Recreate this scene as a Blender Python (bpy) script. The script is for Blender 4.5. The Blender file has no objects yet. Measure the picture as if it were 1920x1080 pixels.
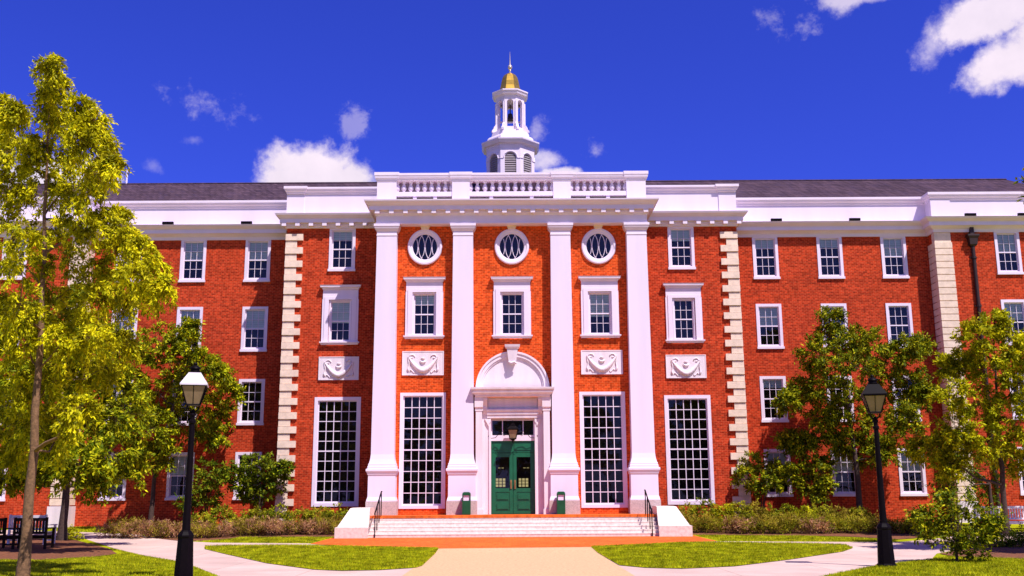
import bpy, bmesh, math, random
import numpy as np
from mathutils import Vector, Matrix

S = bpy.context.scene
COL = S.collection
rnd = random.Random(7)
R = math.radians

# ------------------------------------------------------------------ camera
F_PX, PITCH, YAW, ROLL, CAM = 1916.4, 0.2038, -0.0015, 0.0057, Vector((-0.066, -44.0, 1.62))
_r = Vector((math.cos(YAW), math.sin(YAW), 0)); _f = Vector((-math.sin(YAW), math.cos(YAW), 0)); _u = Vector((0, 0, 1))
FW = _f*math.cos(PITCH) + _u*math.sin(PITCH); UP0 = _u*math.cos(PITCH) - _f*math.sin(PITCH)
RT = _r*math.cos(ROLL) - UP0*math.sin(ROLL); UP = _r*math.sin(ROLL) + UP0*math.cos(ROLL)
cd = bpy.data.cameras.new('camera'); cam = bpy.data.objects.new('camera', cd); COL.objects.link(cam)
cd.sensor_width = 36; cd.lens = F_PX/1920*36; cd.clip_start = .1; cd.clip_end = 4000
cam.matrix_world = Matrix(((RT.x, UP.x, -FW.x, CAM.x), (RT.y, UP.y, -FW.y, CAM.y), (RT.z, UP.z, -FW.z, CAM.z), (0, 0, 0, 1)))
S.camera = cam

def sight(px, py):
    return FW + RT*((px-960)/F_PX) + UP*((540-py)/F_PX)
def at(px, py, Y):
    d = sight(px, py); return CAM + d*((Y-CAM.y)/d.y)

# ------------------------------------------------------------------ light
SUN = Vector((.8, -1, 2.05)).normalized()
S.view_settings.view_transform = 'Standard'; S.view_settings.look = 'None'
S.view_settings.exposure = 0.55; S.view_settings.gamma = 1
ld = bpy.data.lights.new('sun', 'SUN'); ld.energy = 4.6; ld.angle = R(.5); ld.color = (1, .945, .91)
lo = bpy.data.objects.new('sun', ld); COL.objects.link(lo)
lo.rotation_euler = SUN.to_track_quat('Z', 'Y').to_euler()
lo.location = (30, -40, 60)

W = bpy.data.worlds.new('World'); S.world = W; W.use_nodes = True
def build_world():
    nt = W.node_tree; nt.nodes.clear(); N = nt.nodes.new; L = nt.links.new
    out = N('ShaderNodeOutputWorld'); bg = N('ShaderNodeBackground'); L(bg.outputs[0], out.inputs[0])
    sky = N('ShaderNodeTexSky'); sky.sky_type = 'NISHITA'; sky.sun_disc = False
    sky.sun_elevation = math.asin(SUN.z); sky.sun_rotation = math.atan2(SUN.x, SUN.y)
    sky.air_density = 1.0; sky.dust_density = .3; sky.ozone_density = 3.0
    bg.inputs['Strength'].default_value = .1
    tc = N('ShaderNodeTexCoord'); D = tc.outputs['Generated']
    def m(op, a, b=None, c=None, clamp=False):
        n = N('ShaderNodeMath'); n.operation = op; n.use_clamp = clamp
        for i, x in enumerate((a, b, c)):
            if x is None: continue
            if isinstance(x, (int, float)): n.inputs[i].default_value = x
            else: L(x, n.inputs[i])
        return n.outputs[0]
    def dot(v):
        n = N('ShaderNodeVectorMath'); n.operation = 'DOT_PRODUCT'; L(D, n.inputs[0]); n.inputs[1].default_value = v
        return n.outputs['Value']
    def noise(scale, detail, rough, off=0):
        mp = N('ShaderNodeMapping'); L(D, mp.inputs[0]); mp.inputs['Location'].default_value = (off, off*.7, off*1.3)
        n = N('ShaderNodeTexNoise'); L(mp.outputs[0], n.inputs['Vector'])
        n.inputs['Scale'].default_value = scale; n.inputs['Detail'].default_value = detail; n.inputs['Roughness'].default_value = rough
        return n.outputs['Fac']
    # a deeper, more saturated blue on the side of the sky away from the sun
    tint = N('ShaderNodeMix'); tint.data_type = 'RGBA'; tint.blend_type = 'MULTIPLY'; tint.inputs[0].default_value = 1
    side = m('MULTIPLY_ADD', dot((0, 1, 0)), .9, .55, True)
    tcol = N('ShaderNodeMix'); tcol.data_type = 'RGBA'; L(side, tcol.inputs[0])
    tcol.inputs[6].default_value = SKY_SUNSIDE; tcol.inputs[7].default_value = SKY_FAR
    L(sky.outputs[0], tint.inputs[6]); L(tcol.outputs[2], tint.inputs[7])
    n1 = noise(17, 9, .6); n2 = noise(60, 6, .65, 3.1)
    nz = m('MULTIPLY_ADD', n2, .8, m('MULTIPLY_ADD', n1, 2.0, -1.4))
    total = None
    # centre, half sizes in picture units (turned into directions), tilt in degrees, density, raggedness
    for (px, py, a, b, tilt, dens, rag) in CLOUDS:
        c = sight(px, py).normalized()
        e1 = (RT - c*RT.dot(c)).normalized(); e2 = c.cross(e1)*-1
        if e2.dot(UP) < 0: e2 = -e2
        t = R(tilt); f1 = e1*math.cos(t) + e2*math.sin(t); f2 = -e1*math.sin(t) + e2*math.cos(t)
        sc = F_PX; off = 1.0
        if dens < .6: sc = F_PX/1.7; off = .62; rag *= 1.05
        u = m('MULTIPLY', dot(f1), sc/a); v = m('MULTIPLY', dot(f2), sc/b)
        rr = m('SQRT', m('ADD', m('MULTIPLY', u, u), m('MULTIPLY', v, v)))
        front = m('GREATER_THAN', dot(c), .5)
        val = m('MULTIPLY_ADD', nz, rag, m('SUBTRACT', off, rr))
        mr = N('ShaderNodeMapRange'); mr.interpolation_type = 'SMOOTHSTEP'; L(val, mr.inputs[0])
        mr.inputs[1].default_value = 0; mr.inputs[2].default_value = .5 if dens > .8 else 1.0
        mr.inputs[3].default_value = 0; mr.inputs[4].default_value = dens
        k = m('MULTIPLY', mr.outputs[0], front)
        total = k if total is None else m('MAXIMUM', total, k)
    # cloud colour: white with greyer hollows
    ccol = N('ShaderNodeMix'); ccol.data_type = 'RGBA'
    n3 = noise(14, 5, .6, 7.7)
    L(m('MULTIPLY_ADD', n3, 2.6, -.85, True), ccol.inputs[0])
    ccol.inputs[6].default_value = (5.9, 5.2, 6.1, 1); ccol.inputs[7].default_value = (7.2, 6.2, 7.1, 1)
    mix = N('ShaderNodeMix'); mix.data_type = 'RGBA'; L(total, mix.inputs[0])
    L(tint.outputs[2], mix.inputs[6]); L(ccol.outputs[2], mix.inputs[7])
    L(mix.outputs[2], bg.inputs['Color'])
SKY_SUNSIDE = (.40, .39, 1.08, 1); SKY_FAR = (.19, .24, 1.15, 1)
CLOUDS = [
 (588, 330, 122, 74, 0, 1, .8), (535, 345, 66, 54, 0, 1, .8), (655, 340, 62, 50, 0, 1, .8),
 (1880, 20, 125, 62, 28, .97, .9), (1790, 45, 90, 40, 50, .6, 1.6), (1890, 108, 110, 54, 36, 1, .8), (1940, 80, 80, 60, 0, 1, .8),
 (1580, 2, 60, 26, 14, .7, 1.8), (1635, -6, 60, 14, 0, .6, 1.6), (1512, 40, 30, 28, 50, .4, 2.4), (1452, 34, 22, 30, -60, .3, 2.6),
 (388, 190, 60, 28, -20, .42, 1.9), (652, 240, 22, 20, 60, .3, 3.0), (362, 262, 16, 8, 0, .2, 1.8), (288, 312, 14, 8, -35, .2, 1.8),
 (130, 330, 90, 42, 0, .97, .9), (195, 338, 44, 26, 0, .95, .9), (40, 335, 60, 36, 0, .9, .9),
 (1030, 300, 46, 24, 0, .75, 1.5), (1058, 326, 44, 18, 0, .9, 1.2), (1115, 286, 34, 22, 0, .5, 1.7), (1002, 246, 22, 22, 60, .4, 1.9),
]
build_world()

# ------------------------------------------------------------------ materials
MATS = {}
def mat(name, base, rough=.6, var=.12, scale=6.0, metal=0.0, spec=.4, bump=0.0, bscale=40.0, col2=None, streak=False):
    """principled material whose colour wanders between base and a slightly different tone by noise"""
    m = bpy.data.materials.new(name); m.use_nodes = True; nt = m.node_tree; N = nt.nodes.new; L = nt.links.new
    b = nt.nodes['Principled BSDF']
    b.inputs['Roughness'].default_value = rough; b.inputs['Metallic'].default_value = metal; b.inputs['Specular IOR Level'].default_value = spec
    g = N('ShaderNodeNewGeometry'); n = N('ShaderNodeTexNoise'); n.inputs['Scale'].default_value = scale; n.inputs['Detail'].default_value = 5
    if streak:
        mp = N('ShaderNodeMapping'); mp.inputs['Scale'].default_value = (1, 1, .12); L(g.outputs['Position'], mp.inputs[0]); L(mp.outputs[0], n.inputs['Vector'])
    else: L(g.outputs['Position'], n.inputs['Vector'])
    cr = N('ShaderNodeValToRGB'); L(n.outputs['Fac'], cr.inputs[0])
    c2 = col2 or tuple(x*(1-var*2) for x in base)
    cr.color_ramp.elements[0].position = .3; cr.color_ramp.elements[1].position = .62
    cr.color_ramp.elements[0].color = (*c2, 1); cr.color_ramp.elements[1].color = (*base, 1)
    L(cr.outputs[0], b.inputs['Base Color'])
    if bump:
        n2 = N('ShaderNodeTexNoise'); n2.inputs['Scale'].default_value = bscale; n2.inputs['Detail'].default_value = 4; L(g.outputs['Position'], n2.inputs['Vector'])
        bp = N('ShaderNodeBump'); bp.inputs['Strength'].default_value = bump; bp.inputs['Distance'].default_value = .02
        L(n2.outputs['Fac'], bp.inputs['Height']); L(bp.outputs[0], b.inputs['Normal'])
    MATS[name] = m; return m

def brick_mat(name, c1, c2, mortar, w=.215, h=.075, ms=.009, vertical=True, dark=.5, patch=.18, offset=.5, each=.25):
    m = bpy.data.materials.new(name); m.use_nodes = True; nt = m.node_tree; N = nt.nodes.new; L = nt.links.new
    b = nt.nodes['Principled BSDF']; b.inputs['Roughness'].default_value = .9; b.inputs['Specular IOR Level'].default_value = .06
    g = N('ShaderNodeNewGeometry'); sp = N('ShaderNodeSeparateXYZ'); L(g.outputs['Position'], sp.inputs[0])
    cb = N('ShaderNodeCombineXYZ')
    if vertical:
        a = N('ShaderNodeMath'); a.operation = 'ADD'; L(sp.outputs[0], a.inputs[0]); L(sp.outputs[1], a.inputs[1])
        L(a.outputs[0], cb.inputs[0]); L(sp.outputs[2], cb.inputs[1])
    else:
        L(sp.outputs[0], cb.inputs[0]); L(sp.outputs[1], cb.inputs[1])
    t = N('ShaderNodeTexBrick'); L(cb.outputs[0], t.inputs['Vector']); t.inputs['Scale'].default_value = 1; t.offset = offset
    t.inputs['Brick Width'].default_value = w; t.inputs['Row Height'].default_value = h; t.inputs['Mortar Size'].default_value = ms
    t.inputs['Color1'].default_value = (*c1, 1); t.inputs['Color2'].default_value = (*c2, 1); t.inputs['Mortar'].default_value = (*mortar, 1)
    t.inputs['Bias'].default_value = -.1; t.inputs['Mortar Smooth'].default_value = .2
    # single burnt bricks: white noise on the brick grid
    sn = N('ShaderNodeVectorMath'); sn.operation = 'SNAP'; L(cb.outputs[0], sn.inputs[0]); sn.inputs[1].default_value = (w*.5, h, 1)
    wn = N('ShaderNodeTexWhiteNoise'); wn.noise_dimensions = '2D'; L(sn.outputs[0], wn.inputs['Vector'])
    gt = N('ShaderNodeMapRange'); L(wn.outputs['Value'], gt.inputs[0]); gt.inputs[1].default_value = .80; gt.inputs[2].default_value = .98
    gt.inputs[3].default_value = 0; gt.inputs[4].default_value = dark
    mx = N('ShaderNodeMix'); mx.data_type = 'RGBA'; L(gt.outputs[0], mx.inputs[0]); L(t.outputs['Color'], mx.inputs[6]); mx.inputs[7].default_value = (c2[0]*.25, c2[1]*.35, c2[2]*.6, 1)
    n = N('ShaderNodeTexNoise'); n.inputs['Scale'].default_value = .7; n.inputs['Detail'].default_value = 6; L(g.outputs['Position'], n.inputs['Vector'])
    mr = N('ShaderNodeMapRange'); L(n.outputs['Fac'], mr.inputs[0]); mr.inputs[1].default_value = .3; mr.inputs[2].default_value = .7; mr.inputs[3].default_value = 1-patch; mr.inputs[4].default_value = 1+patch
    vm = N('ShaderNodeVectorMath'); vm.operation = 'SCALE'; L(mx.outputs[2], vm.inputs[0]); L(mr.outputs[0], vm.inputs['Scale'])
    sn2 = N('ShaderNodeVectorMath'); sn2.operation = 'SNAP'; L(cb.outputs[0], sn2.inputs[0]); sn2.inputs[1].default_value = (w*.5, h, 1)
    wn2 = N('ShaderNodeTexWhiteNoise'); wn2.noise_dimensions = '2D'; L(sn2.outputs[0], wn2.inputs['Vector'])
    mr2 = N('ShaderNodeMapRange'); L(wn2.outputs['Value'], mr2.inputs[0]); mr2.inputs[3].default_value = 1-each; mr2.inputs[4].default_value = 1+each
    vm2 = N('ShaderNodeVectorMath'); vm2.operation = 'SCALE'; L(vm.outputs[0], vm2.inputs[0]); L(mr2.outputs[0], vm2.inputs['Scale'])
    L(vm2.outputs[0], b.inputs['Base Color'])
    bp = N('ShaderNodeBump'); bp.inputs['Strength'].default_value = .5; bp.inputs['Distance'].default_value = .008
    L(t.outputs['Fac'], bp.inputs['Height']); bp.invert = True; L(bp.outputs[0], b.inputs['Normal'])
    MATS[name] = m; return m

def leaf_mat(name, cols, trans=.35, rough=.5):
    m = bpy.data.materials.new(name); m.use_nodes = True; nt = m.node_tree; N = nt.nodes.new; L = nt.links.new
    b = nt.nodes['Principled BSDF']; out = nt.nodes['Material Output']
    g = N('ShaderNodeNewGeometry'); cr = N('ShaderNodeValToRGB'); L(g.outputs['Random Per Island'], cr.inputs[0])
    els = cr.color_ramp.elements
    while len(els) < len(cols): els.new(.5)
    for i, c in enumerate(cols):
        els[i].position = i/(len(cols)-1); els[i].color = (*c, 1)
    # slow drift of tone through the crown
    n = N('ShaderNodeTexNoise'); n.inputs['Scale'].default_value = 2.4; n.inputs['Detail'].default_value = 3; L(g.outputs['Position'], n.inputs['Vector'])
    mr = N('ShaderNodeMapRange'); L(n.outputs['Fac'], mr.inputs[0]); mr.inputs[1].default_value = .32; mr.inputs[2].default_value = .68; mr.inputs[3].default_value = .38; mr.inputs[4].default_value = 1.45
    vm = N('ShaderNodeVectorMath'); vm.operation = 'SCALE'; L(cr.outputs[0], vm.inputs[0]); L(mr.outputs[0], vm.inputs['Scale'])
    L(vm.outputs[0], b.inputs['Base Color']); b.inputs['Roughness'].default_value = rough; b.inputs['Specular IOR Level'].default_value = .06
    tr = N('ShaderNodeBsdfTranslucent'); L(vm.outputs[0], tr.inputs[0])
    mx = N('ShaderNodeMixShader'); mx.inputs[0].default_value = trans; L(b.outputs[0], mx.inputs[1]); L(tr.outputs[0], mx.inputs[2])
    L(mx.outputs[0], out.inputs[0]); MATS[name] = m; return m

def glass_mat(name, tint=.8, bias=.05, ior=1.5):
    m = bpy.data.materials.new(name); m.use_nodes = True; nt = m.node_tree; nt.nodes.clear(); N = nt.nodes.new; L = nt.links.new
    out = N('ShaderNodeOutputMaterial'); t = N('ShaderNodeBsdfTransparent'); t.inputs[0].default_value = (tint, tint, tint, 1)
    gl = N('ShaderNodeBsdfGlossy'); gl.inputs['Roughness'].default_value = .015; gl.inputs[0].default_value = (.9, .92, 1, 1)
    g = N('ShaderNodeNewGeometry'); n = N('ShaderNodeTexNoise'); n.inputs['Scale'].default_value = 1.6; L(g.outputs['Position'], n.inputs['Vector'])
    bp = N('ShaderNodeBump'); bp.inputs['Strength'].default_value = .06; bp.inputs['Distance'].default_value = .05; L(n.outputs['Fac'], bp.inputs['Height']); L(bp.outputs[0], gl.inputs['Normal'])
    fr = N('ShaderNodeFresnel'); fr.inputs[0].default_value = ior
    a = N('ShaderNodeMath'); a.operation = 'ADD'; a.use_clamp = True; L(fr.outputs[0], a.inputs[0]); a.inputs[1].default_value = bias
    mx = N('ShaderNodeMixShader'); L(a.outputs[0], mx.inputs[0]); L(t.outputs[0], mx.inputs[1]); L(gl.outputs[0], mx.inputs[2]); L(mx.outputs[0], out.inputs[0])
    MATS[name] = m; return m

WHITE = mat('white_paint', (.80, .675, .79), .5, .035, 1.6, streak=True)
STONE = mat('pale_marble', (.80, .675, .72), .6, .08, 3.0, bump=.15, streak=True)
QUOIN = mat('limestone', (.84, .64, .50), .8, .09, 5.0, bump=.3)
GRANITE = mat('granite', (.56, .43, .41), .7, .14, 22.0, bump=.2)
STEPM = mat('step_granite', (.80, .65, .58), .7, .13, 9.0, bump=.15)
BRICK = brick_mat('red_brick', (.51, .043, .011), (.33, .024, .008), (.60, .12, .05), dark=.6, each=.36, patch=.12)
BRICK_P = brick_mat('orange_red_brick', (.70, .074, .009), (.52, .045, .007), (.78, .17, .05), dark=.5, each=.36, patch=.12)
PAVER = brick_mat('brick_paving', (.72, .14, .022), (.58, .10, .018), (.55, .15, .05), .2, .1, .006, False, .35, .12)
SLATE = brick_mat('slate_roof', (.085, .05, .068), (.06, .036, .055), (.035, .022, .032), .3, .16, .012, True, .4, .15)
DECK = mat('roof_deck', (.09, .06, .06), .9)
GLASS = glass_mat('window_glass', .92, .0, 1.5)
GLASS_DEEP = glass_mat('hall_window_glass', .8, .0, 1.42)
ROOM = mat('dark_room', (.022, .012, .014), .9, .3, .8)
BLIND = mat('window_blind', (.74, .80, .72), .8, .06, 2.0)
LEAD = mat('lead_roofing', (.42, .33, .31), .7, .1, 3.0)
GREEN = mat('green_door_paint', (.008, .115, .05), .35, .1, 3.0)
BINM = mat('green_bin_paint', (.006, .085, .03), .4, .1, 5.0)
BLACK = mat('black_iron', (.005, .0025, .004), .5, .15, 12.0, spec=.07)
COPPER = mat('brown_downpipe_metal', (.035, .012, .012), .6, .2, 6.0)
GOLD = mat('gilded_metal', (.88, .52, .08), .28, .12, 7.0, metal=.85)
GOLDT = mat('spire_metal', (.75, .6, .5), .3, .1, 7.0, metal=.6)
LOUVER = mat('grey_louvre', (.33, .27, .29), .7, .1, 3.0)
BELLM = mat('bell_bronze', (.03, .02, .02), .4, .1, 3.0)
LAMPGLASS = mat('frosted_lamp_glass', (.24, .16, .095), .25, .12, 5.0, spec=.5)
ROOFGLARE = mat('lamp_roof_painted_glare', (.62, .56, .62), .3, .08, 4.0)  # sun glare on the left lamp's black roof, painted in as a pale colour
BRASS = mat('brass', (.5, .3, .12), .35, .1, 3.0, metal=.8)
CONC = brick_mat('path_concrete', (.58, .41, .35), (.54, .375, .32), (.40, .27, .22), 2.4, 2.4, .014, False, .0, .13, .0, .03)
AGG = mat('aggregate_path', (.70, .42, .22), .9, .16, 14.0, bump=.4, bscale=50)
LAWN = mat('lawn_turf', (.34, .34, .006), .95, .16, 1.6, spec=.02, bump=.6, bscale=35, col2=(.22, .26, .006))
MULCH = mat('bark_mulch', (.22, .075, .028), .95, .3, 9.0, bump=.8, bscale=30)
BARK = mat('tree_bark', (.22, .115, .055), .9, .25, 16.0, bump=.6, bscale=30)
DARKBARK = mat('dark_tree_bark', (.075, .042, .032), .9, .25, 16.0, bump=.6, bscale=30)
WOODDK = mat('dark_bench_wood', (.03, .017, .013), .7, .2, 8.0, spec=.1)
WOODWH = mat('white_bench_wood', (.74, .66, .68), .6, .06, 5.0)
L_LOCUST = leaf_mat('locust_leaves', [(.20, .22, .004), (.43, .41, .005), (.66, .58, .008), (.82, .70, .012)], .25)
L_GREEN = leaf_mat('green_leaves', [(.05, .085, .004), (.13, .17, .005), (.29, .29, .007), (.54, .46, .010)], .22)
L_MID = leaf_mat('mid_green_leaves', [(.08, .12, .004), (.18, .22, .005), (.38, .38, .007), (.62, .55, .010)], .24)
L_DARK = leaf_mat('dark_green_leaves', [(.05, .09, .006), (.10, .15, .007), (.19, .23, .008), (.34, .33, .010)], .3)
L_YELLOW = leaf_mat('yellow_green_leaves', [(.16, .19, .005), (.34, .36, .006), (.55, .50, .008), (.72, .60, .010)], .25)
L_HEDGE = leaf_mat('hedge_leaves', [(.13, .15, .007), (.24, .25, .010), (.36, .33, .012), (.46, .38, .02)], .3)
L_OLIVE = leaf_mat('olive_hedge_leaves', [(.16, .13, .01), (.28, .22, .015), (.36, .29, .018), (.40, .24, .05)], .3)
L_PURPLE = leaf_mat('purplish_twigs', [(.24, .10, .04), (.40, .18, .08), (.50, .24, .16), (.36, .26, .02)], .25)
L_GRASS = leaf_mat('grass_blades', [(.20, .26, .005), (.36, .39, .006), (.48, .47, .008), (.56, .48, .015)], .3)

# ------------------------------------------------------------------ mesh helpers
class MB:
    def __init__(s): s.v = []; s.f = []
    def add(s, vs, fs):
        o = len(s.v); s.v += [tuple(p) for p in vs]; s.f += [tuple(i+o for i in f) for f in fs]; return s
    def box(s, x0, x1, y0, y1, z0, z1):
        return s.add([(x0,y0,z0),(x1,y0,z0),(x1,y1,z0),(x0,y1,z0),(x0,y0,z1),(x1,y0,z1),(x1,y1,z1),(x0,y1,z1)],
                     [(0,3,2,1),(4,5,6,7),(0,1,5,4),(1,2,6,5),(2,3,7,6),(3,0,4,7)])
    def loft(s, rings, cap=True, closed=True):
        n = len(rings[0]); vs = [p for r in rings for p in r]; fs = []
        for k in range(len(rings)-1):
            for i in range(n if closed else n-1):
                j = (i+1) % n; fs.append((k*n+i, k*n+j, (k+1)*n+j, (k+1)*n+i))
        if cap: fs += [tuple(range(n))[::-1], tuple(range((len(rings)-1)*n, len(rings)*n))]
        return s.add(vs, fs)
    def rects(s, lst):      # (z, x0, x1, y0, y1)
        return s.loft([[(a,c,z),(b,c,z),(b,d,z),(a,d,z)] for z, a, b, c, d in lst])
    def lathe(s, prof, n=16, c=(0,0,0), a0=0.0, cap=True):   # (r, z)
        return s.loft([[(c[0]+r*math.cos(a0+2*math.pi*i/n), c[1]+r*math.sin(a0+2*math.pi*i/n), c[2]+z) for i in range(n)] for r, z in prof], cap)
    def tube(s, pts, rad, n=6, cap=True):
        pts = [Vector(p) for p in pts]
        if isinstance(rad, (int, float)): rad = [rad]*len(pts)
        rings = []
        for i, p in enumerate(pts):
            d = (pts[min(i+1, len(pts)-1)] - pts[max(i-1, 0)])
            if d.length < 1e-9: d = Vector((0,0,1))
            d.normalize(); a = Vector((0,0,1)) if abs(d.z) < .9 else Vector((1,0,0))
            e = d.cross(a).normalized(); g = d.cross(e)
            rings.append([p + (e*math.cos(2*math.pi*k/n) + g*math.sin(2*math.pi*k/n))*rad[i] for k in range(n)])
        return s.loft(rings, cap)
    def prism_y(s, poly, y0, y1):    # polygon in xz
        n = len(poly); vs = [(x, y0, z) for x, z in poly] + [(x, y1, z) for x, z in poly]
        return s.add(vs, [tuple(range(n)), tuple(range(n, 2*n))[::-1]] + [(i, n+i, n+(i+1) % n, (i+1) % n) for i in range(n)])
    def prism_x(s, poly, x0, x1):    # polygon in yz
        n = len(poly); vs = [(x0, y, z) for y, z in poly] + [(x1, y, z) for y, z in poly]
        return s.add(vs, [tuple(range(n)), tuple(range(n, 2*n))[::-1]] + [(i, n+i, n+(i+1) % n, (i+1) % n) for i in range(n)])
    def wrap(s, prof, x0, x1, yf, yb, left=True, right=True):     # moulding (out, z) round the front and the ends of a block
        cols = []
        if left: cols.append([(x0-o, yb, z) for o, z in prof])
        cols.append([(x0-(o if left else 0), yf-o, z) for o, z in prof])
        cols.append([(x1+(o if right else 0), yf-o, z) for o, z in prof])
        if right: cols.append([(x1+o, yb, z) for o, z in prof])
        return s.loft(cols)
    def mirror(s):
        s.v = [(-x, y, z) for x, y, z in s.v]; s.f = [f[::-1] for f in s.f]; return s
    def mesh(s, name, m):
        me = bpy.data.meshes.new(name); me.from_pydata(s.v, [], s.f); me.materials.append(m)
        bm = bmesh.new(); bm.from_mesh(me); bmesh.ops.recalc_face_normals(bm, faces=bm.faces); bm.to_mesh(me); bm.free()
        return me
    def build(s, name, m, parent=None, loc=(0,0,0), smooth=False):
        me = s.mesh(name, m)
        if smooth: smooth_mesh(me)
        return link(name, me, parent, loc)
def smooth_mesh(me, ang=40):
    me.polygons.foreach_set('use_smooth', [True]*len(me.polygons))
    me.set_sharp_from_angle(angle=R(ang))
def link(name, me, parent=None, loc=(0,0,0)):
    o = bpy.data.objects.new(name, me); COL.objects.link(o); o.location = loc
    if parent is not None: o.parent = parent
    return o
def tag(o, label, cat, group=None):
    o['label'] = label; o['category'] = cat
    if group: o['group'] = group
    return o
def thing(name, label, cat, loc=(0,0,0), rz=0, group=None):
    o = bpy.data.objects.new(name, None); COL.objects.link(o); o.location = loc; o.rotation_euler = (0,0,rz); o.empty_display_size = .3
    return tag(o, label, cat, group)
def np_mesh(name, verts, k, m):     # verts (n*k,3): n separate k-gons
    n = len(verts)//k; me = bpy.data.meshes.new(name)
    me.vertices.add(n*k); me.vertices.foreach_set('co', np.ascontiguousarray(verts, dtype=np.float32).ravel())
    me.loops.add(n*k); me.loops.foreach_set('vertex_index', np.arange(n*k, dtype=np.int32))
    me.polygons.add(n); me.polygons.foreach_set('loop_start', np.arange(0, n*k, k, dtype=np.int32)); me.polygons.foreach_set('loop_total', np.full(n, k, dtype=np.int32))
    me.update(); me.validate(); me.materials.append(m); return me

# ------------------------------------------------------------------ ground
GB = [(-300, 0), (-12, 0), (-4, .2), (3, .5), (300, .5)]
def gz(y):
    return float(np.interp(y, [a for a, b in GB], [b for a, b in GB]))
def sheet(name, poly, dz, m, label=None):
    bm = bmesh.new(); bm.faces.new([bm.verts.new((x, y, 0)) for x, y in poly])
    for y, _ in GB[1:-1]:
        bmesh.ops.bisect_plane(bm, geom=bm.verts[:]+bm.edges[:]+bm.faces[:], plane_co=(0, y, 0), plane_no=(0, 1, 0))
    bmesh.ops.triangulate(bm, faces=bm.faces)
    for v in bm.verts: v.co.z = gz(v.co.y) + dz
    bmesh.ops.recalc_face_normals(bm, faces=bm.faces)
    if sum(f.normal.z for f in bm.faces) < 0: bmesh.ops.reverse_faces(bm, faces=bm.faces)
    me = bpy.data.meshes.new(name); bm.to_mesh(me); bm.free(); me.materials.append(m)
    o = link(name, me); o['kind'] = 'structure'; return o
P_LEFT = [(-24,2.2),(-18.64,.24),(-15.2,-1.4),(-14.34,-2.78),(-12.04,-5.27),(-10.8,-6.16),(-7.28,-6.82),(-2.45,-8.2),(-2.45,-43),(-6,-43),(-5.0,-24),(-6.53,-20.67),(-8,-17.47),(-9.15,-15.12),(-11.02,-12.25),(-13.42,-8.67),(-16.5,-3.47),(-19,-1.8),(-24,-.5)]
P_RIGHT = [(2.55,-8.2),(7.45,-6.96),(13.1,-7.93),(14.77,-6.66),(16.48,-4.73),(22,-1.5),(26,0),(26,-3),(20,-5.5),(15,-9.5),(12.3,-13.3),(11.11,-15.89),(8.77,-18.36),(6.48,-21.7),(5.2,-24),(6,-43),(2.55,-43)]
P_MID = [(-2.45,-8.2),(2.55,-8.2),(2.55,-43),(-2.45,-43)]
APRON = [(-7.13,-7.11),(-6.9,-3.5),(6.9,-3.5),(7.17,-6.94),(5.83,-7.66),(3.86,-8.81),(2.56,-9.45),(-2.45,-9.77),(-5.81,-8.53)]
LAWN_L = [(-10.5,-8.2),(-10.15,-9.41),(-8.55,-12.13),(-6.51,-16.24),(-4.75,-18.9),(-4.03,-19.35),(-3.2,-19.2),(-2.38,-18.4),(-2.3,-17.7),(-2.44,-9.77),(-5.85,-8.5),(-7.1,-7.98),(-9.8,-7.92)]
LAWN_R = [(2.53,-9.45),(2.58,-17.9),(3.1,-18.9),(3.9,-19.3),(5.3,-18.55),(7.29,-15.99),(9.94,-12.1),(10.76,-10.58),(10.91,-9.3),(10.2,-8.7),(7.06,-7.68),(5.83,-7.7),(3.86,-8.81)]
MULCH_HL = [(-17.5,3.4),(-15.0,-1.5),(-14.2,-3.0),(-12.4,-5.05),(-11.4,-5.3),(-10.9,-4.4),(-10.6,-3.2),(-6.8,-3.35),(-6.8,1.5),(-10.2,1.55),(-10.2,3.4)]
MULCH_HR = [(6.8,1.5),(6.8,-3.4),(11.1,-4.2),(12.6,-5.0),(13.7,-6.6),(14.5,-6.0),(16.0,-3.6),(17.5,3.4),(10.2,3.4),(10.2,1.55)]
MULCH_L = [(-26,-2),(-19.65,-3.0),(-16.75,-4.0),(-13.5,-8.9),(-12.35,-11.2),(-12.5,-12.6),(-13.49,-14.2),(-14.7,-13.82),(-26,-13)]
MULCH_R = [(12.3,-13.5),(12.1,-14.9),(13.4,-16.4),(24,-15),(24,-4.2),(20,-5.8),(15.2,-9.7)]
sheet('ground', [(-400,-300),(400,-300),(400,300),(-400,300)], 0, LAWN)
sheet('path', P_LEFT, .004, CONC); sheet('path', P_RIGHT, .004, CONC); sheet('path', P_MID, .008, AGG)
sheet('brick_paving', APRON, .012, PAVER)
sheet('lawn', LAWN_L, .02, LAWN); sheet('lawn', LAWN_R, .02, LAWN)
for p in (MULCH_HL, MULCH_HR, MULCH_L, MULCH_R): sheet('mulch_bed', p, .016, MULCH)

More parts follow.
